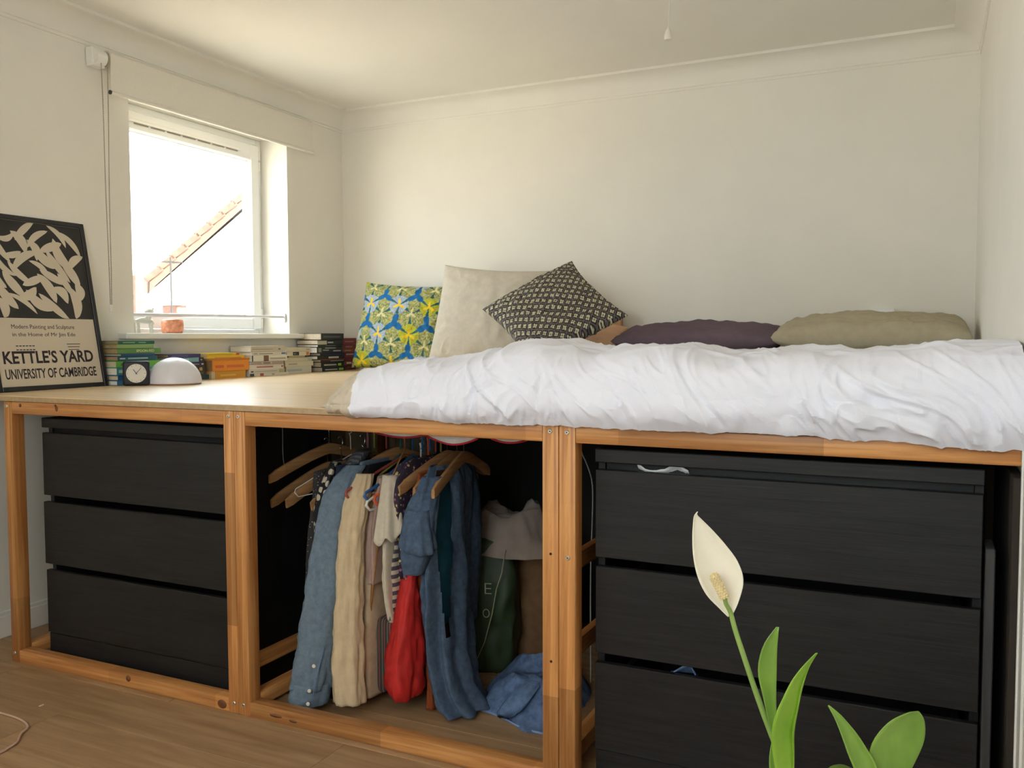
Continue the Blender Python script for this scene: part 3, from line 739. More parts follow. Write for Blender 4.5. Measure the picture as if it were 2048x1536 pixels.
STACKS = [
 ('green stack beside the clock', .155, .128, .006, [
  ((.542,.716,1.056,1.042), (.015,.12,.065), 'brown', 'thin dark green paperback', ((.12,.45,.35,.6,(.25,.45,.3)),(.55,.75,.35,.6,(.25,.45,.3))), None),
  ((.530,.708,1.042,1.0265), (.24,.36,.13), 'brown', 'pale green paperback', (), None),
  ((.536,.744,1.0265,1.005), (.10,.24,.055), 'brown', 'green paperback with cream title', (), ('SPOON-FED','gold_print',.42,.84)),
  ((.545,.711,1.005,.996), (.012,.06,.17), 'cream', 'thin navy booklet', (), None),
  ((.534,.727,.996,.977), (.010,.085,.11), 'brown', 'dark teal paperback', ((.05,.18,.35,.65,(.4,.5,.5)),(.25,.75,.35,.65,(.3,.45,.45))), None),
  ((.528,.742,.977,.952), (.13,.42,.05), 'cream', 'bright green paperback', ((.10,.56,.25,.65,(.05,.17,.04)),), None),
  ((.528,.742,.952,.922), (.05,.26,.29), 'white', 'light turquoise paperback', ((.04,.12,.3,.7,(.5,.6,.6)),(.62,.75,.3,.7,(.5,.6,.6))), None),
  ((.530,.740,.922,.902), (.012,.09,.26), 'cream', 'royal blue paperback', ((.6,.8,.3,.7,(.2,.4,.6)),), None),
  ((.526,.742,.902,.883), (.07,.22,.36), 'white', 'sky blue book', (), None)]),
 ('blue stack behind the dome lamp', .135, .12, .0, [
  ((.800,.979,.999,.985), (.035,.035,.13), 'brown', 'thin navy paperback', ((.1,.6,.35,.6,(.12,.12,.28)),), None),
  ((.797,.999,.984,.966), (.17,.36,.42), 'cream', 'pale blue paperback with black end', ((.25,.58,.3,.75,(.5,.6,.62)),(.86,1,0,1,INK),(.90,.96,.3,.7,(.6,.6,.6))), None),
  ((.791,.998,.966,.949), (.03,.025,.075), 'cream', 'dark purple paperback', ((.62,.86,.35,.6,(.3,.25,.3)),(.92,.98,.3,.65,(.6,.5,.6))), None),
  ((.791,1.004,.949,.913), (.035,.032,.03), 'cream', 'thick black picture-spined book', ((.68,.78,.55,.8,(.45,.22,.08)),(.84,.92,.5,.85,(.55,.33,.1)),(.70,.95,.1,.35,(.10,.10,.08))), None),
  ((.790,1.034,.913,.893), (.045,.085,.10), 'cream', 'slate teal book', ((.5,.8,.35,.6,(.2,.25,.26)),), None)]),
 ('orange stack under the window', .15, .125, .0, [
  ((.996,.1194*10,1.000,.990), (.68,.45,.02), 'cream', 'thin yellow book with red end', ((.05,.8,.3,.6,(.45,.32,.02)),(.90,1,0,1,(.45,.06,.03))), None),
  ((.996,1.229,.990,.977), (.66,.42,.02), 'cream', 'second yellow paperback', ((.2,.9,.0,.35,(.55,.22,.02)),), None),
  ((1.007,1.262,.977,.969), (.48,.17,.02), 'brown', 'thin rust orange book', (), None),
  ((1.030,1.262,.969,.923), (.74,.26,.025), 'brown', 'thick bright orange book', ((.08,.30,.3,.55,(.62,.12,.03)),(.38,.85,.3,.55,(.62,.15,.03))), None),
  ((1.028,1.243,.923,.891), (.64,.31,.03), 'cream', 'amber paperback with white label end', ((0,.10,.0,1,(.62,.55,.42)),(.25,.7,.3,.55,(.75,.45,.1))), None)]),
 ('cream stack under the window', .15, .135, .0, [
  ((1.279,1.512,1.028,1.001), (.52,.46,.36), 'white', 'cream grey hardback', ((.05,.65,.35,.5,(.35,.3,.25)),(.82,.88,.3,.6,(.2,.17,.15))), None),
  ((1.281,1.520,1.000,.983), (.62,.58,.50), 'white', 'white paperback with blue end', ((.05,.16,.3,.7,(.3,.3,.3)),(.2,.6,.35,.6,(.2,.2,.2)),(.86,.98,.25,.75,(.08,.18,.4))), None),
  ((1.283,1.528,.983,.956), WH, 'white', 'white paperback with brown band', ((.32,.46,0,1,(.18,.10,.06)),(.5,.95,.3,.6,(.4,.36,.3)),(0,.03,0,1,INK)), None),
  ((1.277,1.493,.955,.940), (.38,.30,.26), 'white', 'mauve grey paperback', ((.3,.62,.2,.8,(.62,.55,.48)),(.34,.58,.3,.7,(.35,.05,.05))), None),
  ((1.266,1.504,.940,.917), WH, 'white', 'white paperback with red title', ((.2,.68,.35,.62,(.50,.14,.12)),(.93,.98,.3,.7,(.4,.08,.06))), None),
  ((1.262,1.509,.917,.899), (.64,.61,.52), 'white', 'ivory paperback', ((.05,.12,.3,.65,(.05,.05,.08)),(.15,.78,.35,.6,(.42,.40,.36)),(.84,1,0,1,(.50,.45,.25))), None),
  ((1.264,1.534,.899,.886), WH, 'white', 'thin white paperback', ((0,.10,0,1,(.05,.06,.10)),(.25,.34,0,1,(.45,.1,.08)),(.55,.62,.3,.7,(.3,.3,.3))), None)]),
 ('pale stack beside the cream stack', .125, .12, .0, [
  ((1.556,1.734,1.018,.998), (.60,.54,.40), 'cream', 'cream paperback', ((.8,.95,.3,.6,(.4,.35,.3)),), None),
  ((1.555,1.731,.998,.977), (.64,.58,.46), 'cream', 'white paperback with orange end', ((.26,.52,.1,.9,INK),(.30,.48,.3,.7,(.5,.5,.48)),(.84,.96,.1,.9,(.55,.16,.04))), None),
  ((1.566,1.693,.977,.968), (.40,.34,.2), 'brown', 'thin olive booklet', (), None),
  ((1.540,1.752,.968,.949), (.56,.53,.38), 'cream', 'pale khaki paperback', ((.84,.98,.1,.9,(.42,.45,.40)),), None),
  ((1.540,1.755,.949,.926), (.62,.57,.44), 'cream', 'ivory paperback slightly askew', ((.12,.42,.3,.65,(.38,.34,.28)),), None),
  ((1.548,1.742,.926,.891), (.58,.56,.48), 'cream', 'thick grey white paperback', ((.05,.62,.3,.6,(.38,.42,.44)),), None)]),
 ('black stack near the corner', .15, .14, .0, [
  ((1.788,1.983,1.089,1.055), (.022,.024,.022), 'cream', 'thick black paperback', ((.1,.85,.35,.6,(.10,.10,.10)),), None),
  ((1.768,1.978,1.055,1.031), (.024,.027,.024), 'cream', 'black paperback with grey corner', ((0,.36,0,.85,(.46,.43,.33)),(.40,.62,.3,.6,(.4,.4,.38))), None),
  ((1.768,1.978,1.031,1.019), (.02,.024,.02), 'white', 'thin black book', ((.3,.7,.4,.6,(.2,.2,.2)),), None),
  ((1.764,1.981,1.019,.987), (.022,.028,.024), 'white', 'black book with white lettering', ((.05,.16,.15,.85,(.18,.20,.16)),(.22,.45,.4,.55,(.35,.35,.34)),(.62,.92,.25,.45,(.35,.35,.34)),(.3,.72,.75,.88,(.42,.42,.4))), None),
  ((1.776,1.991,.987,.974), (.018,.02,.05), 'cream', 'thin midnight blue book', (), None),
  ((1.760,1.990,.974,.955), (.02,.022,.02), 'white', 'black paperback with cream title', ((.40,.78,.25,.75,(.5,.48,.42)),), None),
  ((1.785,1.990,.955,.941), (.025,.018,.018), 'cream', 'thin black and red book', ((0,1,.75,.95,(.25,.03,.03)),(.4,.95,.3,.5,(.4,.4,.38))), None),
  ((1.791,1.990,.941,.915), (.016,.02,.018), 'cream', 'black lime-labelled paperback above its twin', ((.72,.86,.2,.7,(.25,.5,.04)),(.12,.65,.3,.55,(.4,.42,.4))), None),
  ((1.797,1.993,.915,.892), (.016,.02,.018), 'cream', 'lowest black lime-labelled paperback', ((.72,.92,.2,.7,(.25,.5,.04)),(.12,.65,.3,.55,(.4,.42,.4))), None)]),
 ('red stack beside the printed cushion', .135, .115, .0, [
  ((2.001,2.125,1.064,1.033), (.20,.022,.025), 'cream', 'crimson book', ((.15,.8,.3,.5,(.4,.15,.15)),), None),
  ((2.003,2.120,1.033,1.006), (.17,.02,.022), 'cream', 'deep red book', ((.15,.7,.3,.6,(.35,.12,.1)),), None),
  ((2.003,2.123,1.006,.992), (.22,.06,.02), 'cream', 'thin brick red book', ((.1,.6,.3,.6,(.5,.3,.1)),), None),
  ((2.004,2.118,.992,.966), (.18,.02,.025), 'cream', 'ruby book', ((.2,.8,.3,.6,(.4,.3,.3)),), None),
  ((2.008,2.122,.966,.945), (.15,.018,.02), 'cream', 'maroon book', (), None),
  ((2.012,2.120,.945,.920), (.20,.025,.03), 'cream', 'scarlet book', ((.1,.5,.3,.7,(.6,.5,.4)),), None),
  ((2.010,2.122,.920,.895), (.13,.02,.02), 'cream', 'dark oxblood book', (), None)])]
for sname, xf, dep, dsh, bl in STACKS:
    zb0 = bl[-1][0][3]; zt = bl[0][0][2]; dz0 = deckz(bl[0][0][0])+.0006
    def zmap(z): return dz0+(z-zb0)*(zt-dz0)/(zt-zb0)
    for i, (g_, c, pg, desc, marks, words) in enumerate(bl):
        za = zmap(bl[i+1][0][2]) if i+1 < len(bl) else dz0
        ordn = 'bottom' if i == len(bl)-1 else ORD[i]
        pos = ('on top of the ' if i == 0 else 'bottom of the ' if i == len(bl)-1 else ordn+' down in the ')+sname
        book(desc+', '+pos, xf+rng.uniform(-.006,.004), g_[0], g_[1], za, zmap(g_[2]), dep*rng.uniform(.93,1.0), c, pg, 'books stacked along the window wall', rng.uniform(-.012,.012), marks, words)

# ------------------------------------------------------------------ blind, chain, rod, sill ornaments
plain('blind_fabric', (.76,.72,.64), .9, var=.02, vs=90); plain('chain_grey', (.30,.26,.20), .5, .3); plain('cap_dark', (.05,.045,.06), .5)
bl_ = thing('roller_blind', 'cream roller blind rolled up above the window', 'blind', (.05, 1.25, 2.03))
MB().box(-.0008, .0008, -.625, .625, 0, .150).build('fabric', 'blind_fabric', bl_)
MB().tube([(0,-.627,0),(0,.627,0)], .0075, 12).build('bottom_bar', 'blind_fabric', bl_, smooth=40)
for s in (-1, 1): MB().tube([(0,s*.627,0),(0,s*.632,0)], .0085, 12).build('end_cap', 'cap_dark' if s < 0 else 'white_gloss', bl_, smooth=40)
MB().tube([(-.018,-.628,.145),(-.018,.628,.145)], .0185, 20).build('roller_tube', 'blind_fabric', bl_, smooth=40)
MB().tube([(-.018,-.690,.125),(-.018,-.645,.125)], .030, 24).build('winder', 'white_gloss', bl_, smooth=40)
MB().tube([(-.018,-.645,.125),(-.018,-.638,.125)], .031, 24).build('sprocket', 'chain_grey', bl_, smooth=40)
MB().box(-.048, -.010, -.700, -.640, .09, .160, .003).build('bracket', 'white_gloss', bl_)
m = MB(); pts = []
for i in range(150):
    t = i/149; z = .10-.935*t
    for yy in (-.668+.012*t, -.640-.010*t):
        q = bmesh.ops.create_icosphere(m.bm, subdivisions=1, radius=.0022); bmesh.ops.translate(m.bm, vec=(.0, yy+.002*math.sin(t*9), z), verts=q['verts'])
m.tube([(0,-.668,.10),(0,-.656,-.835)], .0008, 4); m.tube([(0,-.640,.10),(0,-.650,-.835)], .0008, 4)
m.build('bead_chain', 'chain_grey', bl_)
MB().box(-.004, .004, -.660, -.646, -.86, -.832, .002).build('chain_weight', 'white_gloss', bl_)
plain('rod_white', (.70,.69,.72), .35)
rd = thing('tension_rod', 'white tension rod across the bottom of the window', 'curtain rod', (-.03, 1.24, 1.168))
MB().tube([(0,-.478,-.004),(0,.20,.0025)], .0085, 14).build('thick_tube', 'rod_white', rd, smooth=40)
MB().tube([(0,.19,.0025),(0,.478,.005)], .0062, 14).build('thin_tube', 'rod_white', rd, smooth=40)
for s in (-1, 1): MB().box(-.012, .012, s*.482-.005, s*.482+.003, -.022, .024, .003).build('end_foot', 'rod_white', rd)
plain('salt_orange', (.72,.30,.17), .5, var=.35, vs=45, bmp=.6, bs=60)
m = MB(); pr = [(0,0),(.040,0),(.046,.006),(.048,.02),(.048,.042),(.0455,.058),(.036,.0615),(.030,.058),(.028,.03),(0,.03)]
m.lathe(pr, 40); 
for v in m.bm.verts: v.co += Vector((nz(v.co.x*60, v.co.y*60, v.co.z*60), nz(v.co.y*60, v.co.x*60, v.co.z*60+4), 0))*.0022
o = m.build('candle_holder', 'salt_orange', smooth=60); o.location = (-.055, 1.005, 1.0872); tag(o, 'orange rock salt candle holder on the window sill', 'candle holder')
plain('pale_ceramic', (.58,.58,.50), .4)
fg = thing('animal_figurine', 'small pale ceramic animal figurine on the window sill', 'figurine', (-.08, .888, 1.0872), (0,0,math.radians(90)))
m = MB(); m.tube([(-.062,0,.050),(-.03,0,.054),(.0,0,.054),(.02,0,.050),(.030,0,.040)], [.008,.013,.014,.013,.010], 14)
for dx, dy in ((.028,.010),(.018,-.010),(-.060,.008),(-.052,-.009)): m.tube([(dx-.004,dy,.046),(dx,dy,.022),(dx+.001,dy,.0)], [.0075,.006,.0065], 10)
m.build('body', 'pale_ceramic', fg, smooth=60)
m = MB().sphere((.014,0,.088), .020, 3, (1.2,.8,.95)); m.tube([(.006,0,.055),(.012,0,.075),(.014,0,.09)], [.012,.011,.010], 10); m.sphere((-.012,0,.080), .012, 2, (1.4,.8,.7)); m.build('head', 'pale_ceramic', fg, smooth=60)
for s in (-1,1): MB().sphere((.028,s*.008,.105), .0055, 2, (.7,.6,1.2)).build('ear', 'pale_ceramic', fg, smooth=60)
# pull-cord switch
pc = thing('pull_cord', 'white pull cord with tapered knob hanging from the ceiling', 'pull cord', (2.182, 1.0, 2.034))
plain('cord_white', (.74,.70,.62), .8)
MB().lathe([(0,0),(.0125,0),(.0135,.004),(.013,.016),(.010,.028),(.004,.037),(.0022,.045),(0,.045)], 20).build('knob', 'cord_white', pc, smooth=50)
MB().tube([(0,0,.04),(.002,0,.08),(.001,.002,.15),(0,0,.266)], .0021, 6).build('cord', 'cord_white', pc, smooth=180)
# ------------------------------------------------------------------ clothes rail and hangers
RY, RZ = .42, .784
o = MB().tube([(1.150, RY, RZ), (2.163, RY, RZ)], .0085, 14).build('clothes_rail', 'chrome', smooth=40); origin(o); tag(o, 'metal clothes rail fixed below the deck in the middle bay', 'clothes rail')
wood('hanger_wood', (.42,.23,.10), (.29,.14,.055), 'Y', .4)
plain('plastic_white', (.74,.70,.62), .35); plain('plastic_red', (.36,.07,.06), .35); plain('plastic_blue', (.03,.12,.33), .35); plain('plastic_orange', (.62,.10,.03), .35)
plain('plastic_green', (.03,.16,.12), .4); plain('plastic_olive', (.28,.24,.05), .4); plain('plastic_pink', (.33,.12,.14), .4)
def sweep(m, pts, tx, tz):
    rows = []
    for (x, y, z), k in pts:
        a, b = tx*k/2, tz*k/2; c = .7
        rows.append([Vector((x+u*a, y, z+v*b)) for u, v in ((1,-c),(1,c),(c,1),(-c,1),(-1,c),(-1,-c),(-c,-1),(c,-1))])
    vs = m.grid(rows, close_v=True); m.bm.faces.new(vs[0]); m.bm.faces.new(vs[-1])
def hook_pts(r=.0135, z0=-.075):
    p = [(0,0,z0), (0,0,-.032)]
    for i in range(11):
        a = -math.pi*.62 + i/10*math.pi*1.35
        p.append((0, .0105*math.cos(a)-.001, -.0105+.0165*math.sin(a)+.004))
    return p
def hanger(label, hx, kind, near=-16, drop=0, tilt=0, arm=.215, mat=None, group='hangers on the rail'):
    t = thing('clothes_hanger', label, 'hanger', (hx, RY, RZ-drop), (math.radians(tilt), 0, math.radians(near)), group=group)
    if kind == 'wood':
        m = MB(); pts = []
        for i in range(-10, 11):
            s = i/10; y = arm*s; z = -.080-.070*abs(s)**1.35+.006*(1-abs(s)); pts.append(((-.010*s*s, y, z), 1.0 if abs(s) < .95 else .75))
        sweep(m, pts, .013, .034); m.build('shoulder_bar', 'hanger_wood', t, smooth=45)
    else:
        m = MB(); r = .0045 if kind == 'plastic' else .0016
        p = []
        for i in range(-8, 9):
            s = i/8; p.append((0, arm*s, -.080-.075*abs(s)))
        p += [(0, arm*1.02, -.165), (0, arm*.96, -.178)]
        p += [(0, arm*(.96-1.92*i/10), -.180) for i in range(1, 11)] + [(0, -arm*1.02, -.165)]
        m.tube(p, r, 8, closed=True); m.build('shoulder_loop', mat, t, smooth=180)
    MB().tube([(x, y, z+.011) for x, y, z in hook_pts()], .0017 if kind == 'wood' else (.0032 if kind == 'plastic' else .0016), 8).build('hook', 'chrome' if kind == 'wood' else mat, t, smooth=180)
    return t
hanger('bare brown wooden hanger, highest of those at the left', 1.236, 'wood', -17, .0)
hanger('bare wooden hanger hanging lowest at the far left', 1.225, 'wood', -15, .062, 4)
hanger('bare wooden hanger just right of the lowest one', 1.280, 'wood', -15, .055, 5)
hanger('bare wooden hanger touching the black and white dress', 1.366, 'wood', -17, .045, 9)
hanger('white wire hanger among the bare wooden hangers', 1.318, 'wire', -15, .010, 2, mat='plastic_white')
hanger('wooden hanger holding the light denim shirt', 1.490, 'wood', -14, .0)
hanger('red plastic hanger left of the cream cardigan', 1.522, 'plastic', -9, .0, mat='plastic_red', arm=.25)
hanger('blue plastic hanger right of the cream cardigan', 1.585, 'plastic', -12, .004, mat='plastic_blue', arm=.235)
hanger('orange plastic hanger beside the black strap', 1.606, 'plastic', -9, .012, mat='plastic_orange', arm=.235)
hanger('white plastic hanger behind the ruffled blouse', 1.580, 'plastic', -10, .03, mat='plastic_white', arm=.232)
hanger('wooden hanger holding the ruffled blouse', 1.583, 'wood', -12, .045)
hanger('wooden hanger holding the rust top', 1.672, 'wood', -7, .0)
hanger('second wooden hanger from the right, above the denim dress', 1.705, 'wood', -2, .0)
hanger('rightmost wooden hanger inside the denim dress', 1.728, 'wood', 8, .0)
for i, (hx, mm, nm) in enumerate(((1.385,'plastic_pink','dusty pink'), (1.41,'plastic_olive','olive'), (1.455,'plastic_red','dark red'), (1.507,'plastic_green','dark green'), (1.522,'plastic_olive','mustard'), (1.55,'plastic_blue','navy blue'), (1.612,'plastic_blue','bright blue'), (1.632,'plastic_red','maroon'), (1.650,'plastic_olive','yellow'))):
    hanger(nm+' plastic hanger hook in the row below the deck', hx, 'plastic', -11, .0, mat=mm, arm=.17)

# ------------------------------------------------------------------ clothes
AX = Vector((.90,.43,0)); BX = Vector((-.43,.90,0)); X_ = Vector((1,0,0)); Y_ = Vector((0,1,0))
def interp(pts, n):
    out = []; m = len(pts)-1
    for i in range(n):
        t = i/(n-1)*m; k = min(int(t), m-1); f = t-k
        p0 = pts[max(k-1,0)]; p1 = pts[k]; p2 = pts[k+1]; p3 = pts[min(k+2, m)]
        out.append([.5*((2*b)+(-a+c)*f+(2*a-5*b+4*c-d)*f*f+(-a+3*b-3*c+d)*f**3) for a, b, c, d in zip(p0, p1, p2, p3)])
    return out
def drape(m, pts, ax=AX, bx=BX, n=40, rows=34, folds=4, amp=.16, seed=0, dep=.8, fine=.004, gap=None):
    """cloth sleeve or skirt: pts (x,y,z,half width[,half depth]) with vertical folds"""
    pts = [tuple(p) if len(p) == 5 else (*p, p[3]*dep) for p in pts]
    R = []
    for i, (x, y, z, a, b) in enumerate(interp(pts, rows)):
        c = Vector((x, y, z)); row = []; v = i/(rows-1)
        for k in range(n):
            th = 2*math.pi*k/n
            f = 1+amp*(.35+.65*v)*math.sin(folds*th+seed+1.5*nz(z*4, seed))+.5*amp*nz(math.cos(th)*2+seed, math.sin(th)*2, z*7)
            d = fine*nz(math.cos(th)*5+seed, math.sin(th)*5+z*14, z*22)+.6*fine*fold(th*.4+seed, z*2.2, 3.5, 2)
            row.append(c+ax*(math.cos(th)*(a*f+d))+bx*(math.sin(th)*(b*f+d)))
        R.append(row)
    vs = m.grid(R, close_v=True)
    if gap:
        t0, t1, r0, r1 = gap; dead = []
        for i in range(int(r0*rows), int(r1*rows)):
            f = (i/rows-r0)/(r1-r0); w = 1 if f < .6 else 1-(f-.6)/.4
            mid = (t0+t1)/2
            for k in range(n):
                th = 2*math.pi*(k+.5)/n; d = (th-mid+math.pi) % (2*math.pi)-math.pi
                if abs(d) < (t1-t0)/2*w:
                    q = {vs[i][k], vs[i+1][k], vs[i+1][(k+1)%n], vs[i][(k+1)%n]}
                    for fc in vs[i][k].link_faces:
                        if set(fc.verts) == q: dead.append(fc); break
        bmesh.ops.delete(m.bm, geom=dead, context='FACES')
    else: m.bm.faces.new(vs[0])
    m.bm.faces.new(vs[-1]); return R
def garment(name, label, cat, loc, parts, group='clothes hanging in the middle bay'):
    t = thing(name, label, cat, loc, group=group); L0 = Vector(loc)
    res = {}
    for pn, mat, pts, kw in parts:
        m = MB(); R = drape(m, [(p[0]-L0.x, p[1]-L0.y, p[2]-L0.z, *p[3:]) for p in pts], **kw); res[pn] = (R, m.build(pn, mat, t, smooth=180))
    return t, res
cloth('denim_light', (.140,.190,.245), .18, 70); cloth('denim_dress_blue', (.072,.108,.170), .25, 60); cloth('denim_dark', (.055,.085,.14), .3, 60)
cloth('black_wool', (.012,.011,.012)); cloth('cream_knit', (.58,.45,.29), .08, 40, 250); cloth('oat_knit', (.50,.38,.26), .1, 40, 250); cloth('pink_cotton', (.42,.29,.25)); cloth('white_gauze', (.56,.49,.39), .08, 60)
cloth('red_satin', (.50,.025,.022), .15, 20, 500, .55); cloth('rust_cotton', (.30,.07,.02)); cloth('teal_cotton', (.010,.065,.10)); cloth('navy_knit', (.02,.03,.055)); plain('tan_leather', (.34,.15,.04), .5, var=.2, vs=50)
spots('speckled_print', (.035,.03,.03), (.45,.42,.36), (.25,.22,.2), 120, .22); spots('floral_print', (.03,.018,.035), (.50,.38,.10), (.28,.10,.20), 75, .32); spots('block_print', (.02,.02,.02), (.62,.56,.44), (.62,.56,.44), 42, .42)
stripes('breton_stripe', [(0,(.55,.48,.37)),(.5,(.085,.075,.095))], 'Z', 42); stripes('woven_stripe', [(0,(.05,.05,.045)),(.3,(.25,.2,.12)),(.4,(.045,.05,.05)),(.7,(.30,.07,.06)),(.85,(.04,.035,.03))], 'X', 55); stripes('grey_stripe', [(0,(.13,.13,.14)),(.5,(.05,.055,.07))], 'Y', 90)
bd = dict(ax=X_, bx=Y_, folds=5, amp=.10)
garment('printed_dress', 'black dress with white print, leftmost of the hanging clothes', 'dress', (1.30,.33,.10), [
  ('bodice', 'block_print', [(1.356,.30,.69,.014,.05),(1.338,.275,.62,.019,.05),(1.322,.27,.55,.019,.05),(1.312,.28,.48,.017,.05)], {}),
  ('skirt', 'speckled_print', [(1.312,.33,.66,.020,.08),(1.298,.335,.49,.024,.09),(1.280,.335,.336,.024,.09),(1.268,.335,.20,.020,.09)], bd)])
garment('hooded_top', 'grey striped hooded top beside the black and white dress', 'top', (1.42,.36,.30), [
  ('hood', 'grey_stripe', [(1.425,.34,.722,.022,.05),(1.415,.29,.672,.028,.05),(1.403,.235,.625,.022,.03)], {}),
  ('body', 'navy_knit', [(1.415,.36,.69,.014,.14),(1.405,.36,.50,.02,.15),(1.40,.36,.30,.022,.15)], bd)])
t, res = garment('denim_shirt', 'light blue denim shirt with long sleeve reaching the floor rail', 'shirt', (1.42,.30,.02), [
  ('body', 'denim_light', [(1.475,.37,.70,.012,.12),(1.465,.37,.60,.018,.16),(1.455,.37,.40,.024,.17),(1.45,.37,.16,.028,.17)], bd),
  ('sleeve', 'denim_light', [(1.463,.25,.692,.026),(1.448,.20,.63,.040),(1.432,.16,.487,.044),(1.428,.13,.321,.052),(1.418,.11,.153,.058),(1.402,.10,.070,.056)], dict(folds=4, amp=.13, dep=.55, fine=.008, rows=50)),
  ('cuff', 'denim_light', [(1.404,.10,.085,.055),(1.398,.098,.05,.057),(1.392,.096,.024,.055)], dict(folds=3, amp=.06, dep=.55, rows=10))])
sl = res['sleeve'][1]; plain('button_pearl', (.70,.64,.52), .3)
for bx_, by_, bz_ in ((1.440,.073,.150),(1.432,.062,.082),(1.428,.060,.045)):
    o = MB().lathe([(0,0),(.0052,0),(.0052,.0018),(.003,.0028),(0,.0022)], 14).build('button', 'button_pearl', t, smooth=50); o.location = (bx_-1.42, by_-.30-.004, bz_-.02); o.rotation_euler = (math.pi/2, 0, math.radians(18))
o = MB().tube([(1.462-1.42,.088-.30,.20-.02),(1.448-1.42,.068-.30,.12-.02),(1.436-1.42,.058-.30,.03-.02)], [(.001,.004)]*3, 8).build('placket', 'denim_mid', t, smooth=180)
garment('black_coat', 'black coat between the denim shirt and the cream cardigan', 'coat', (1.45,.36,.02), [
  ('body', 'black_wool', [(1.492,.38,.69,.012,.12),(1.485,.38,.55,.02,.17),(1.48,.38,.30,.026,.18),(1.478,.38,.03,.03,.18)], bd),
  ('sleeve', 'black_wool', [(1.470,.26,.675,.026),(1.456,.235,.514,.034),(1.452,.215,.296,.036),(1.455,.19,.109,.036),(1.446,.18,.022,.032)], dict(dep=.7))])
garment('cream_cardigan', 'long cream cardigan with a sleeve down to the floor', 'cardigan', (1.50,.30,.03), [
  ('body', 'oat_knit', [(1.530,.37,.66,.014,.11),(1.523,.34,.50,.022,.13),(1.523,.32,.25,.032,.14),(1.528,.31,.035,.036,.14)], bd),
  ('sleeve', 'cream_knit', [(1.508,.23,.672,.024),(1.502,.185,.574,.034),(1.500,.155,.394,.036),(1.505,.135,.185,.044),(1.517,.125,.036,.040)], dict(dep=.55, folds=5, amp=.13, fine=.007, rows=50))])
garment('pink_blouse', 'dusty pink blouse behind the cream cardigan', 'blouse', (1.535,.34,.34), [
  ('body', 'pink_cotton', [(1.548,.36,.66,.012,.12),(1.546,.33,.52,.016,.13),(1.545,.31,.36,.018,.12)], bd),
  ('sleeve', 'pink_cotton', [(1.535,.25,.62,.020),(1.528,.225,.50,.025),(1.516,.215,.365,.020)], {})])
bg_ = thing('woven_shoulder_bag', 'striped woven bag on a tan leather strap behind the red top', 'bag', (1.545,.26,.04))
MB().box(-.030, .030, -.045, .10, 0, .22, .014, 3, Matrix.Rotation(.16, 4, 'Y')).build('pouch', 'woven_stripe', bg_, smooth=50)
m = MB(); m.tube([(.010,-.05,.40),(.003,-.055,.34),(-.006,-.055,.27),(-.012,-.05,.215)], [(.003,.010),(.003,.016),(.003,.012),(.003,.006)], 8); m.tube([(.010,-.05,.40),(.022,.02,.62),(.03,.08,.70)], [(.0025,.007)]*3, 8); m.build('strap', 'tan_leather', bg_, smooth=180)
# frilly white blouse
t, res = garment('ruffled_blouse', 'off-white blouse with a frilled cap sleeve', 'blouse', (1.60,.33,.26), [
  ('body', 'white_gauze', [(1.596,.36,.66,.012,.13),(1.594,.34,.50,.018,.15),(1.598,.30,.36,.018,.12),(1.606,.25,.262,.012,.05)], bd)])
m = MB(); g = []
for i in range(50):
    u = i/49; row = []
    for j in range(16):
        v = j/15; th = -2.2+3.6*u
        rr = .026+.030*v+.006*math.sin(u*26)*v
        row.append(Vector((1.590-1.60+.9*rr*math.cos(th)+.012*v, .235-.33+rr*math.sin(th)*.9-.02*v, (.675-.19*v*(1-.25*u)+.010*math.sin(u*26+1)*v)-.26)))
    g.append(row)
m.grid(g); o = m.build('frill_sleeve', 'white_gauze', t, smooth=180); s = o.modifiers.new('thick', 'SOLIDIFY'); s.thickness = .002
garment('striped_top', 'navy and cream striped top behind the ruffled blouse', 'top', (1.612,.33,.25), [('body', 'breton_stripe', [(1.622,.36,.66,.010,.13),(1.618,.31,.50,.013,.09),(1.612,.285,.40,.013,.075),(1.607,.265,.256,.012,.06)], dict(ax=X_, bx=Y_, folds=3, amp=.06))])
garment('floral_dress', 'dark floral dress with small yellow flowers', 'dress', (1.63,.34,.38), [
  ('body', 'floral_print', [(1.628,.37,.71,.012,.10),(1.628,.33,.64,.017,.13),(1.634,.33,.52,.018,.13),(1.645,.32,.385,.018,.12)], bd),
  ('sleeve', 'floral_print', [(1.604,.30,.70,.016),(1.598,.26,.644,.024),(1.592,.235,.600,.020)], {})])
garment('satin_top', 'bright red satin top bunched near the floor', 'top', (1.64,.26,.045), [
  ('body', 'red_satin', [(1.652,.33,.47,.012,.08),(1.646,.26,.396,.022,.05),(1.645,.235,.277,.040,.05),(1.644,.215,.154,.050,.055),(1.645,.205,.085,.050,.05),(1.648,.205,.052,.036,.04)], dict(folds=3, amp=.20, fine=.012))])
garment('rust_top', 'rust brown long top left of the denim dress', 'top', (1.67,.33,.005), [
  ('body', 'rust_cotton', [(1.672,.37,.68,.010,.12),(1.668,.34,.505,.018,.09),(1.680,.33,.306,.022,.08),(1.700,.31,.126,.018,.06),(1.708,.29,.006,.015,.05)], bd)])
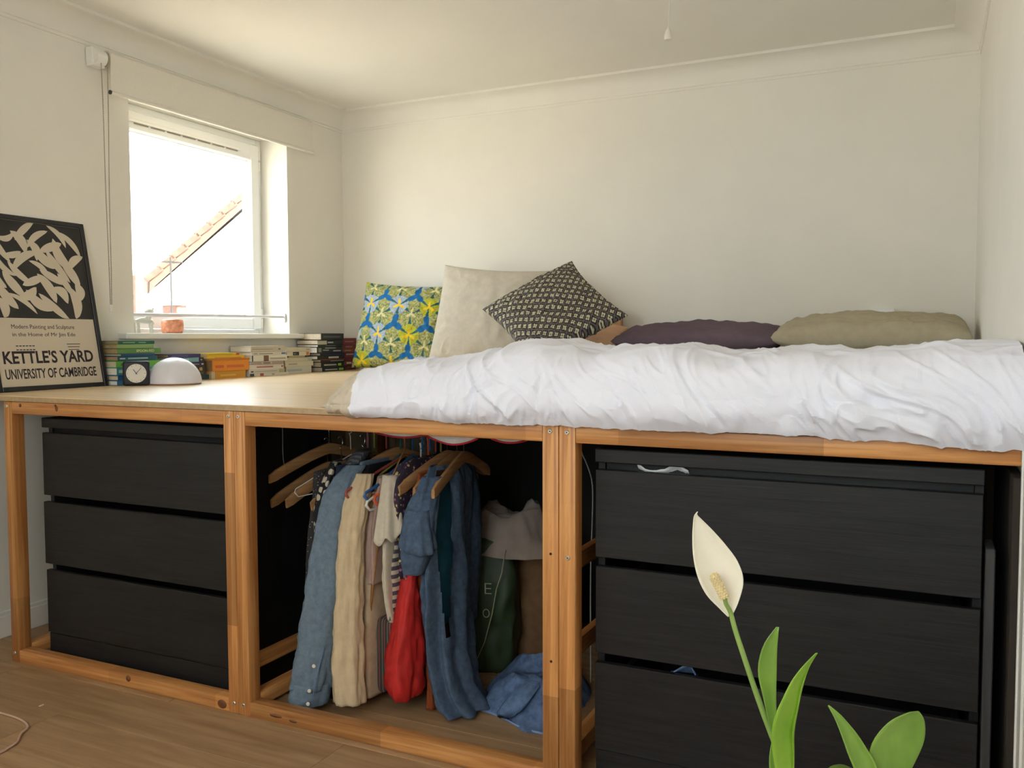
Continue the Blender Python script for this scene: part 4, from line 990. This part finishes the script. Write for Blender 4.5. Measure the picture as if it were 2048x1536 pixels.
# denim dress with open front
t, res = garment('denim_dress', 'long blue denim dress trailing onto the floor', 'dress', (1.74,.34,.01), [
  ('body', 'denim_dress_blue', [(1.712,.345,.70,.018,.09),(1.718,.335,.63,.034,.125),(1.722,.325,.45,.036,.110),(1.732,.315,.233,.040,.105),(1.765,.30,.07,.046,.09),(1.80,.295,.012,.055,.085)], dict(ax=X_, bx=Y_, folds=7, amp=.20, n=72, rows=60, fine=.007, gap=(-.95,-.25,.06,.62))),
  ('lining', 'teal_cotton', [(1.708,.35,.66,.016,.085),(1.714,.34,.56,.022,.095),(1.720,.33,.42,.022,.09),(1.728,.32,.25,.022,.08)], dict(ax=X_, bx=Y_, folds=5, amp=.10)),
  ('sleeve', 'denim_dress_blue', [(1.722,.25,.675,.028),(1.712,.215,.60,.040),(1.708,.195,.52,.044),(1.704,.185,.462,.040),(1.698,.185,.410,.026)], dict(dep=.6, amp=.12))])
m = MB(); g = []
for i in range(36):
    u = i/35; row = []
    for j in range(12):
        v = j/11; th = -2.6+3.4*u; rr = .040+.022*v+.004*math.sin(u*30)*v
        row.append(Vector((1.704-1.74+.9*rr*math.cos(th), .195-.34+.7*rr*math.sin(th), (.59-.10*v-.02*math.sin(u*3.1)*v)-.01)))
    g.append(row)
m.grid(g); o = m.build('sleeve_frill', 'denim_dress_blue', t, smooth=180); s = o.modifiers.new('thick', 'SOLIDIFY'); s.thickness = .002
garment('navy_jacket', 'dark denim jacket hanging behind the blue denim dress', 'jacket', (1.705,.47,.20), [
  ('body', 'denim_dark', [(1.700,.47,.70,.016,.05),(1.705,.47,.60,.026,.075),(1.712,.47,.42,.030,.075),(1.706,.46,.205,.026,.06)], dict(ax=X_, bx=Y_, folds=5, amp=.14))])
# ------------------------------------------------------------------ floor pile and bags
def pile(name, label, cat, cx, cy, rx, ry, hgt, mat, seed, f=9, amp=.5, n=70, ang=0, base=0.0):
    m = MB(); g = []
    for i in range(n):
        r = i/(n-1); row = []
        for k in range(n):
            th = 2*math.pi*k/n
            e = 1+.28*nz(math.cos(th)*1.6+seed, math.sin(th)*1.6, seed)+.08*nz(math.cos(th)*5, math.sin(th)*5, seed)
            x = rx*r*e*math.cos(th); y = ry*r*e*math.sin(th)
            wx, wy = x*math.cos(ang)-y*math.sin(ang), x*math.sin(ang)+y*math.cos(ang)
            h = hgt*(1-r**2.4)*(.60+amp*fold(wx*1.0+seed, wy*1.7, f, 1)+.45*nz(wx*f*.5+seed, wy*f*.5, 3)+.12*fold(wx+seed, wy+x*.5, f*2.2, 1)) + .010*(1-r**8)
            row.append(Vector((cx+wx, cy+wy, base+max(.0015, h))))
        g.append(row)
    m.grid(g, close_v=True); o = m.build(name, mat, smooth=180); return tag(origin(o), label, cat)
cloth('jeans_blue', (.10,.155,.28), .35, 45)
JH = pile('heap', '', '', 1.955, .47, .175, .20, .095, 'jeans_blue', 3.7, 5.5, .45, n=90, ang=.3)
m = MB(); R = drape(m, [(1.975,.40,.075,.035),(1.965,.345,.070,.038),(1.955,.30,.050,.040),(1.945,.275,.032,.036)], ax=Vector((.95,.1,.3)), bx=Vector((-.2,.25,.9)), folds=2, amp=.12, dep=.45, rows=20)
o = m.build('trouser_leg', 'denim_mid', smooth=180); origin(o)
jn = thing('jeans', 'crumpled blue jeans lying on the floor under the platform', 'jeans', (1.955, .47, 0))
for q in (JH, o):
    q.parent = jn; q.location = q.location - Vector((1.955, .47, 0))
for k in ('label', 'category'): del JH[k]
cloth('paperbag_brown', (.20,.11,.055), .15, 30); plain('bag_green', (.026,.045,.016), .6, var=.3, vs=12); cloth('heap_beige', (.30,.24,.20), .1, 20); plain('bag_print', (.42,.42,.30), .6); plain('string_pale', (.36,.34,.20), .8)
def sack(m, w, d, h, seed, cr=.012, n=44):
    R = []
    for i in range(30):
        v = i/29; row = []
        for k in range(n):
            th = 2*math.pi*k/n; c, s = math.cos(th), math.sin(th)
            px = math.copysign(abs(c)**.55, c); py = math.copysign(abs(s)**.55, s)
            wv = 1+.10*math.sin(v*3.1)-.12*sm(.85, 1, v); wd = 1-.35*sm(.5, 1, v)
            row.append(Vector((w/2*px*wv+cr*nz(px*2+seed, py*2, v*5), d/2*py*wd+cr*nz(px*2, py*2+seed, v*5+3), h*v+.02*nz(px*2+seed, py*2)*v+.6*cr*nz(px*4, py*4, v*9))))
        R.append(row)
    vs = m.grid(R, close_v=True); m.bm.faces.new(vs[0]); m.bm.faces.new(vs[-1])
gb = thing('green_shopping_bag', 'dark green shopping bag standing behind the denim dress', 'bag', (1.695,.64,0), (0,0,math.radians(14)))
m = MB(); sack(m, .18, .15, .415, 2.0, .018); m.build('sack', 'bag_green', gb, smooth=180)
text('E', .05, 'bag_print', gb, (.014,-.108,.265), width=.022, height=.034, bold=-.0008); text('O', .05, 'bag_print', gb, (.008,-.110,.190), width=.022, height=.028, bold=-.0008)
MB().tube([(.075,-.082,.40),(.066,-.095,.33),(.050,-.100,.28),(.036,-.102,.2),(.012,-.102,.11),(-.012,-.100,.055)], .0016, 6).build('stitching', 'string_pale', gb, smooth=180)
m = MB(); sack(m, .20, .14, .345, 5.0, .016); o = m.build('paper_bag', 'paperbag_brown', smooth=180); o.location = (1.825,.81,0); o.rotation_euler = (0,0,.3); tag(o, 'brown paper bag standing beside the green shopping bag', 'bag')
pile('beige_laundry', 'greyish beige laundry heaped on top of the bags', 'laundry', 1.745, .74, .22, .16, .15, 'heap_beige', 7.1, 6, .4, n=80, base=.37)
cloth('dark_red_cloth', (.10,.012,.014))
m = MB(); drape(m, [(1.655,.60,.36,.02),(1.660,.60,.2,.028),(1.665,.60,.004,.03)], folds=3); o = m.build('red_scarf', 'dark_red_cloth', smooth=180); tag(origin(o), 'dark red scarf beside the green shopping bag', 'scarf')
plain('cord_blue', (.19,.26,.45), .8); plain('cord_pink', (.55,.36,.27), .8); plain('cable_grey', (.28,.28,.27), .6)
o = MB().tube(interp([(1.835,.31,.004),(1.88,.302,.004),(1.93,.283,.004),(1.985,.258,.004),(2.04,.247,.004),(2.10,.245,.004)], 40), .0032, 8).build('drawstring', 'cord_blue', smooth=180); tag(origin(o), 'pale blue drawstring lying on the floor near the jeans', 'cord')
o = MB().tube(interp([(.45,-.275,.004),(.60,-.285,.004),(.70,-.290,.004),(.765,-.312,.004),(.790,-.350,.004),(.825,-.385,.004),(.835,-.415,.004),(.840,-.45,.004),(.82,-.56,.004),(.80,-.8,.004)], 70), .0032, 8).build('floor_cord', 'cord_pink', smooth=180); tag(origin(o), 'thin pinkish cord curling on the floor at the left', 'cord')
o = MB().tube(interp([(1.160,.285,.814),(1.161,.285,.76),(1.160,.286,.70),(1.166,.286,.655)], 20), .0014, 6).build('hanging_wire', 'cable_grey', smooth=180); tag(origin(o), 'thin pale wire hanging at the left of the middle bay', 'wire')
o = MB().tube(interp([(2.10,.42,.80),(2.105,.41,.75),(2.125,.40,.715),(2.14,.40,.67),(2.143,.40,.60),(2.13,.42,.4),(2.12,.45,.08)], 40), .0022, 6).build('loose_cable', 'cable_grey', smooth=180); tag(origin(o), 'thin grey cable hanging behind the third post', 'cable')
o = MB().box(.662,.668,-.205,-.19,0,.0015,.0004).build('paper_scrap', 'paper_white'); tag(origin(o), 'tiny white paper scrap on the floor', 'paper scrap')

# ------------------------------------------------------------------ peace lily
def leafmat(name, c1, c2, rough=.32, trans=.25):
    m, nt, b = nodes(name); f = noise_tex(nt, coords(nt, (30,30,14)), 1, 3)
    L(nt, ramp(nt, f, [(.3, c1), (.7, c2)]), b.inputs['Base Color']); b.inputs['Roughness'].default_value = rough
    b.inputs['Transmission Weight'].default_value = 0; b.inputs['Subsurface Weight'].default_value = trans; b.inputs['Subsurface Radius'].default_value = (.006,.008,.002)
    w = noise_tex(nt, coords(nt, (60,60,150)), 1, 1); bump(nt, b, w, .3, .001)
leafmat('lily_leaf', (.14,.26,.035), (.22,.36,.06)); leafmat('lily_leaf_bright', (.17,.34,.02), (.27,.44,.04)); leafmat('lily_stem', (.20,.32,.07), (.26,.38,.10)); leafmat('spathe_white', (.74,.68,.55), (.80,.74,.62), .45, .35); leafmat('spadix_cream', (.62,.47,.22), (.72,.58,.32), .6, .1)
plain('terracotta', (.35,.15,.08), .8, var=.1, vs=20); plain('soil', (.03,.02,.014), 1, bmp=1, bs=90)
PL = Vector((2.845,-.80,0))
pl = thing('peace_lily', 'potted peace lily with one white flower in front of the chest', 'plant', PL)
MB().lathe([(0,0),(.085,0),(.115,.25),(.122,.25),(.124,.29),(.114,.29),(.110,.265),(0,.265)], 40).build('pot', 'terracotta', pl, smooth=35)
MB().lathe([(0,.266),(.111,.266),(.111,.272),(0,.276)], 30).build('soil', 'soil', pl)
def blade(name, mat, mid, side, nrm, curl=.25, n=26, k=9, fold_=.0, wave=0):
    """mid: (x,y,z,half width) along the midrib; side, nrm: world vectors"""
    m = MB(); g = []; side = Vector(side).normalized(); nrm = Vector(nrm).normalized()
    for i, (x, y, z, w) in enumerate(interp([(*p,) for p in mid], n)):
        row = []; w = max(w, .0006)
        for j in range(k):
            s = -1+2*j/(k-1)
            row.append(Vector((x, y, z))-PL+side*(w*s*(1-.25*curl*s*s))+nrm*(curl*w*s*s+fold_*w*abs(s)+wave*w*math.sin(i*.9)*abs(s)*s))
        g.append(row)
    m.grid(g); o = m.build(name, mat, pl, smooth=180); sd = o.modifiers.new('thick', 'SOLIDIFY'); sd.thickness = .0009; sd.offset = 0; return o
S1 = (.93,.36,0); V1 = (.22,-.97,.05)     # across and towards the viewer
stem = [(2.8355,-.80,.29),(2.828,-.80,.45),(2.826,-.80,.55),(2.818,-.80,.57),(2.800,-.80,.615),(2.785,-.80,.656),(2.768,-.80,.705),(2.761,-.80,.729),(2.757,-.808,.742),(2.7565,-.812,.752)]
MB().tube([Vector(p)-PL for p in interp(stem, 40)], [.0042-.0016*i/39 for i in range(40)], 10).build('flower_stem', 'lily_stem', pl, smooth=180)
fl_ = blade('spathe', 'spathe_white', [(2.760,-.797,.724,.003),(2.757,-.790,.737,.014),(2.751,-.786,.757,.0265),(2.742,-.785,.778,.0290),(2.732,-.787,.800,.0235),(2.724,-.790,.820,.0150),(2.7185,-.794,.836,.0065),(2.717,-.798,.844,.0022),(2.7195,-.800,.849,.0006)], (.80,.34,.36), V1, .42, 40, 15)
m = MB(); ax_ = [(2.7560,-.812,.750),(2.7475,-.814,.768),(2.7425,-.815,.779)]
sp = interp(ax_, 14); m.tube([Vector(p)-PL for p in sp], [.0054]*10+[.0052,.0048,.004,.0024], 12)
for i in range(13):
    c = Vector(sp[min(i, 13)])-PL
    for k in range(9):
        a = 2*math.pi*(k+.5*(i % 2))/9; d = Vector((math.cos(a)*.85, math.sin(a), math.cos(a)*.42)); m.sphere(c+d*.0056*(1 if i < 11 else .7), .0014, 1)
m.build('spadix', 'spadix_cream', pl, smooth=180)
blade('leaf', 'lily_leaf', [(2.838,-.80,.285,.003),(2.826,-.80,.45,.003),(2.8175,-.80,.57,.004),(2.812,-.80,.605,.0055),(2.808,-.80,.635,.0085),(2.805,-.80,.665,.0118),(2.808,-.80,.695,.0090),(2.8165,-.80,.719,.0018)], S1, V1, .3)
blade('leaf', 'lily_leaf_bright', [(2.840,-.82,.285,.003),(2.836,-.82,.45,.006),(2.836,-.82,.555,.013),(2.835,-.82,.605,.0175),(2.843,-.82,.650,.0135),(2.852,-.82,.680,.0070),(2.8635,-.82,.7015,.0012)], (.75,.62,.1), (-.55,-.82,.1), .75, 34, 11, wave=.05)
blade('leaf', 'lily_leaf', [(2.855,-.79,.285,.003),(2.905,-.78,.47,.012),(2.917,-.78,.545,.0155),(2.903,-.78,.583,.0125),(2.886,-.78,.612,.0058),(2.873,-.78,.6265,.0008)], (.80,.5,.33), V1, .5)
blade('leaf', 'lily_leaf', [(2.862,-.78,.285,.003),(2.925,-.76,.47,.012),(2.934,-.76,.535,.021),(2.941,-.76,.572,.0285),(2.955,-.76,.603,.0250),(2.966,-.76,.622,.0125),(2.970,-.76,.629,.001)], (.80,.32,-.40), V1, .25)
blade('leaf', 'lily_leaf', [(2.835,-.82,.285,.003),(2.80,-.84,.45,.010),(2.780,-.86,.545,.020),(2.765,-.90,.562,.022),(2.752,-.96,.545,.015),(2.745,-1.00,.515,.001)], (1,.3,0), (0,.2,1), .1)
blade('leaf', 'lily_leaf', [(2.845,-.81,.285,.003),(2.850,-.815,.42,.007),(2.837,-.825,.50,.014),(2.822,-.825,.56,.010),(2.816,-.825,.590,.001)], S1, V1, .3)
blade('leaf', 'lily_leaf', [(2.85,-.79,.285,.003),(2.87,-.70,.40,.012),(2.88,-.62,.45,.03),(2.89,-.54,.44,.025),(2.895,-.48,.41,.001)], (1,0,0), (0,0,1), .2)
bpy.context.view_layer.update()
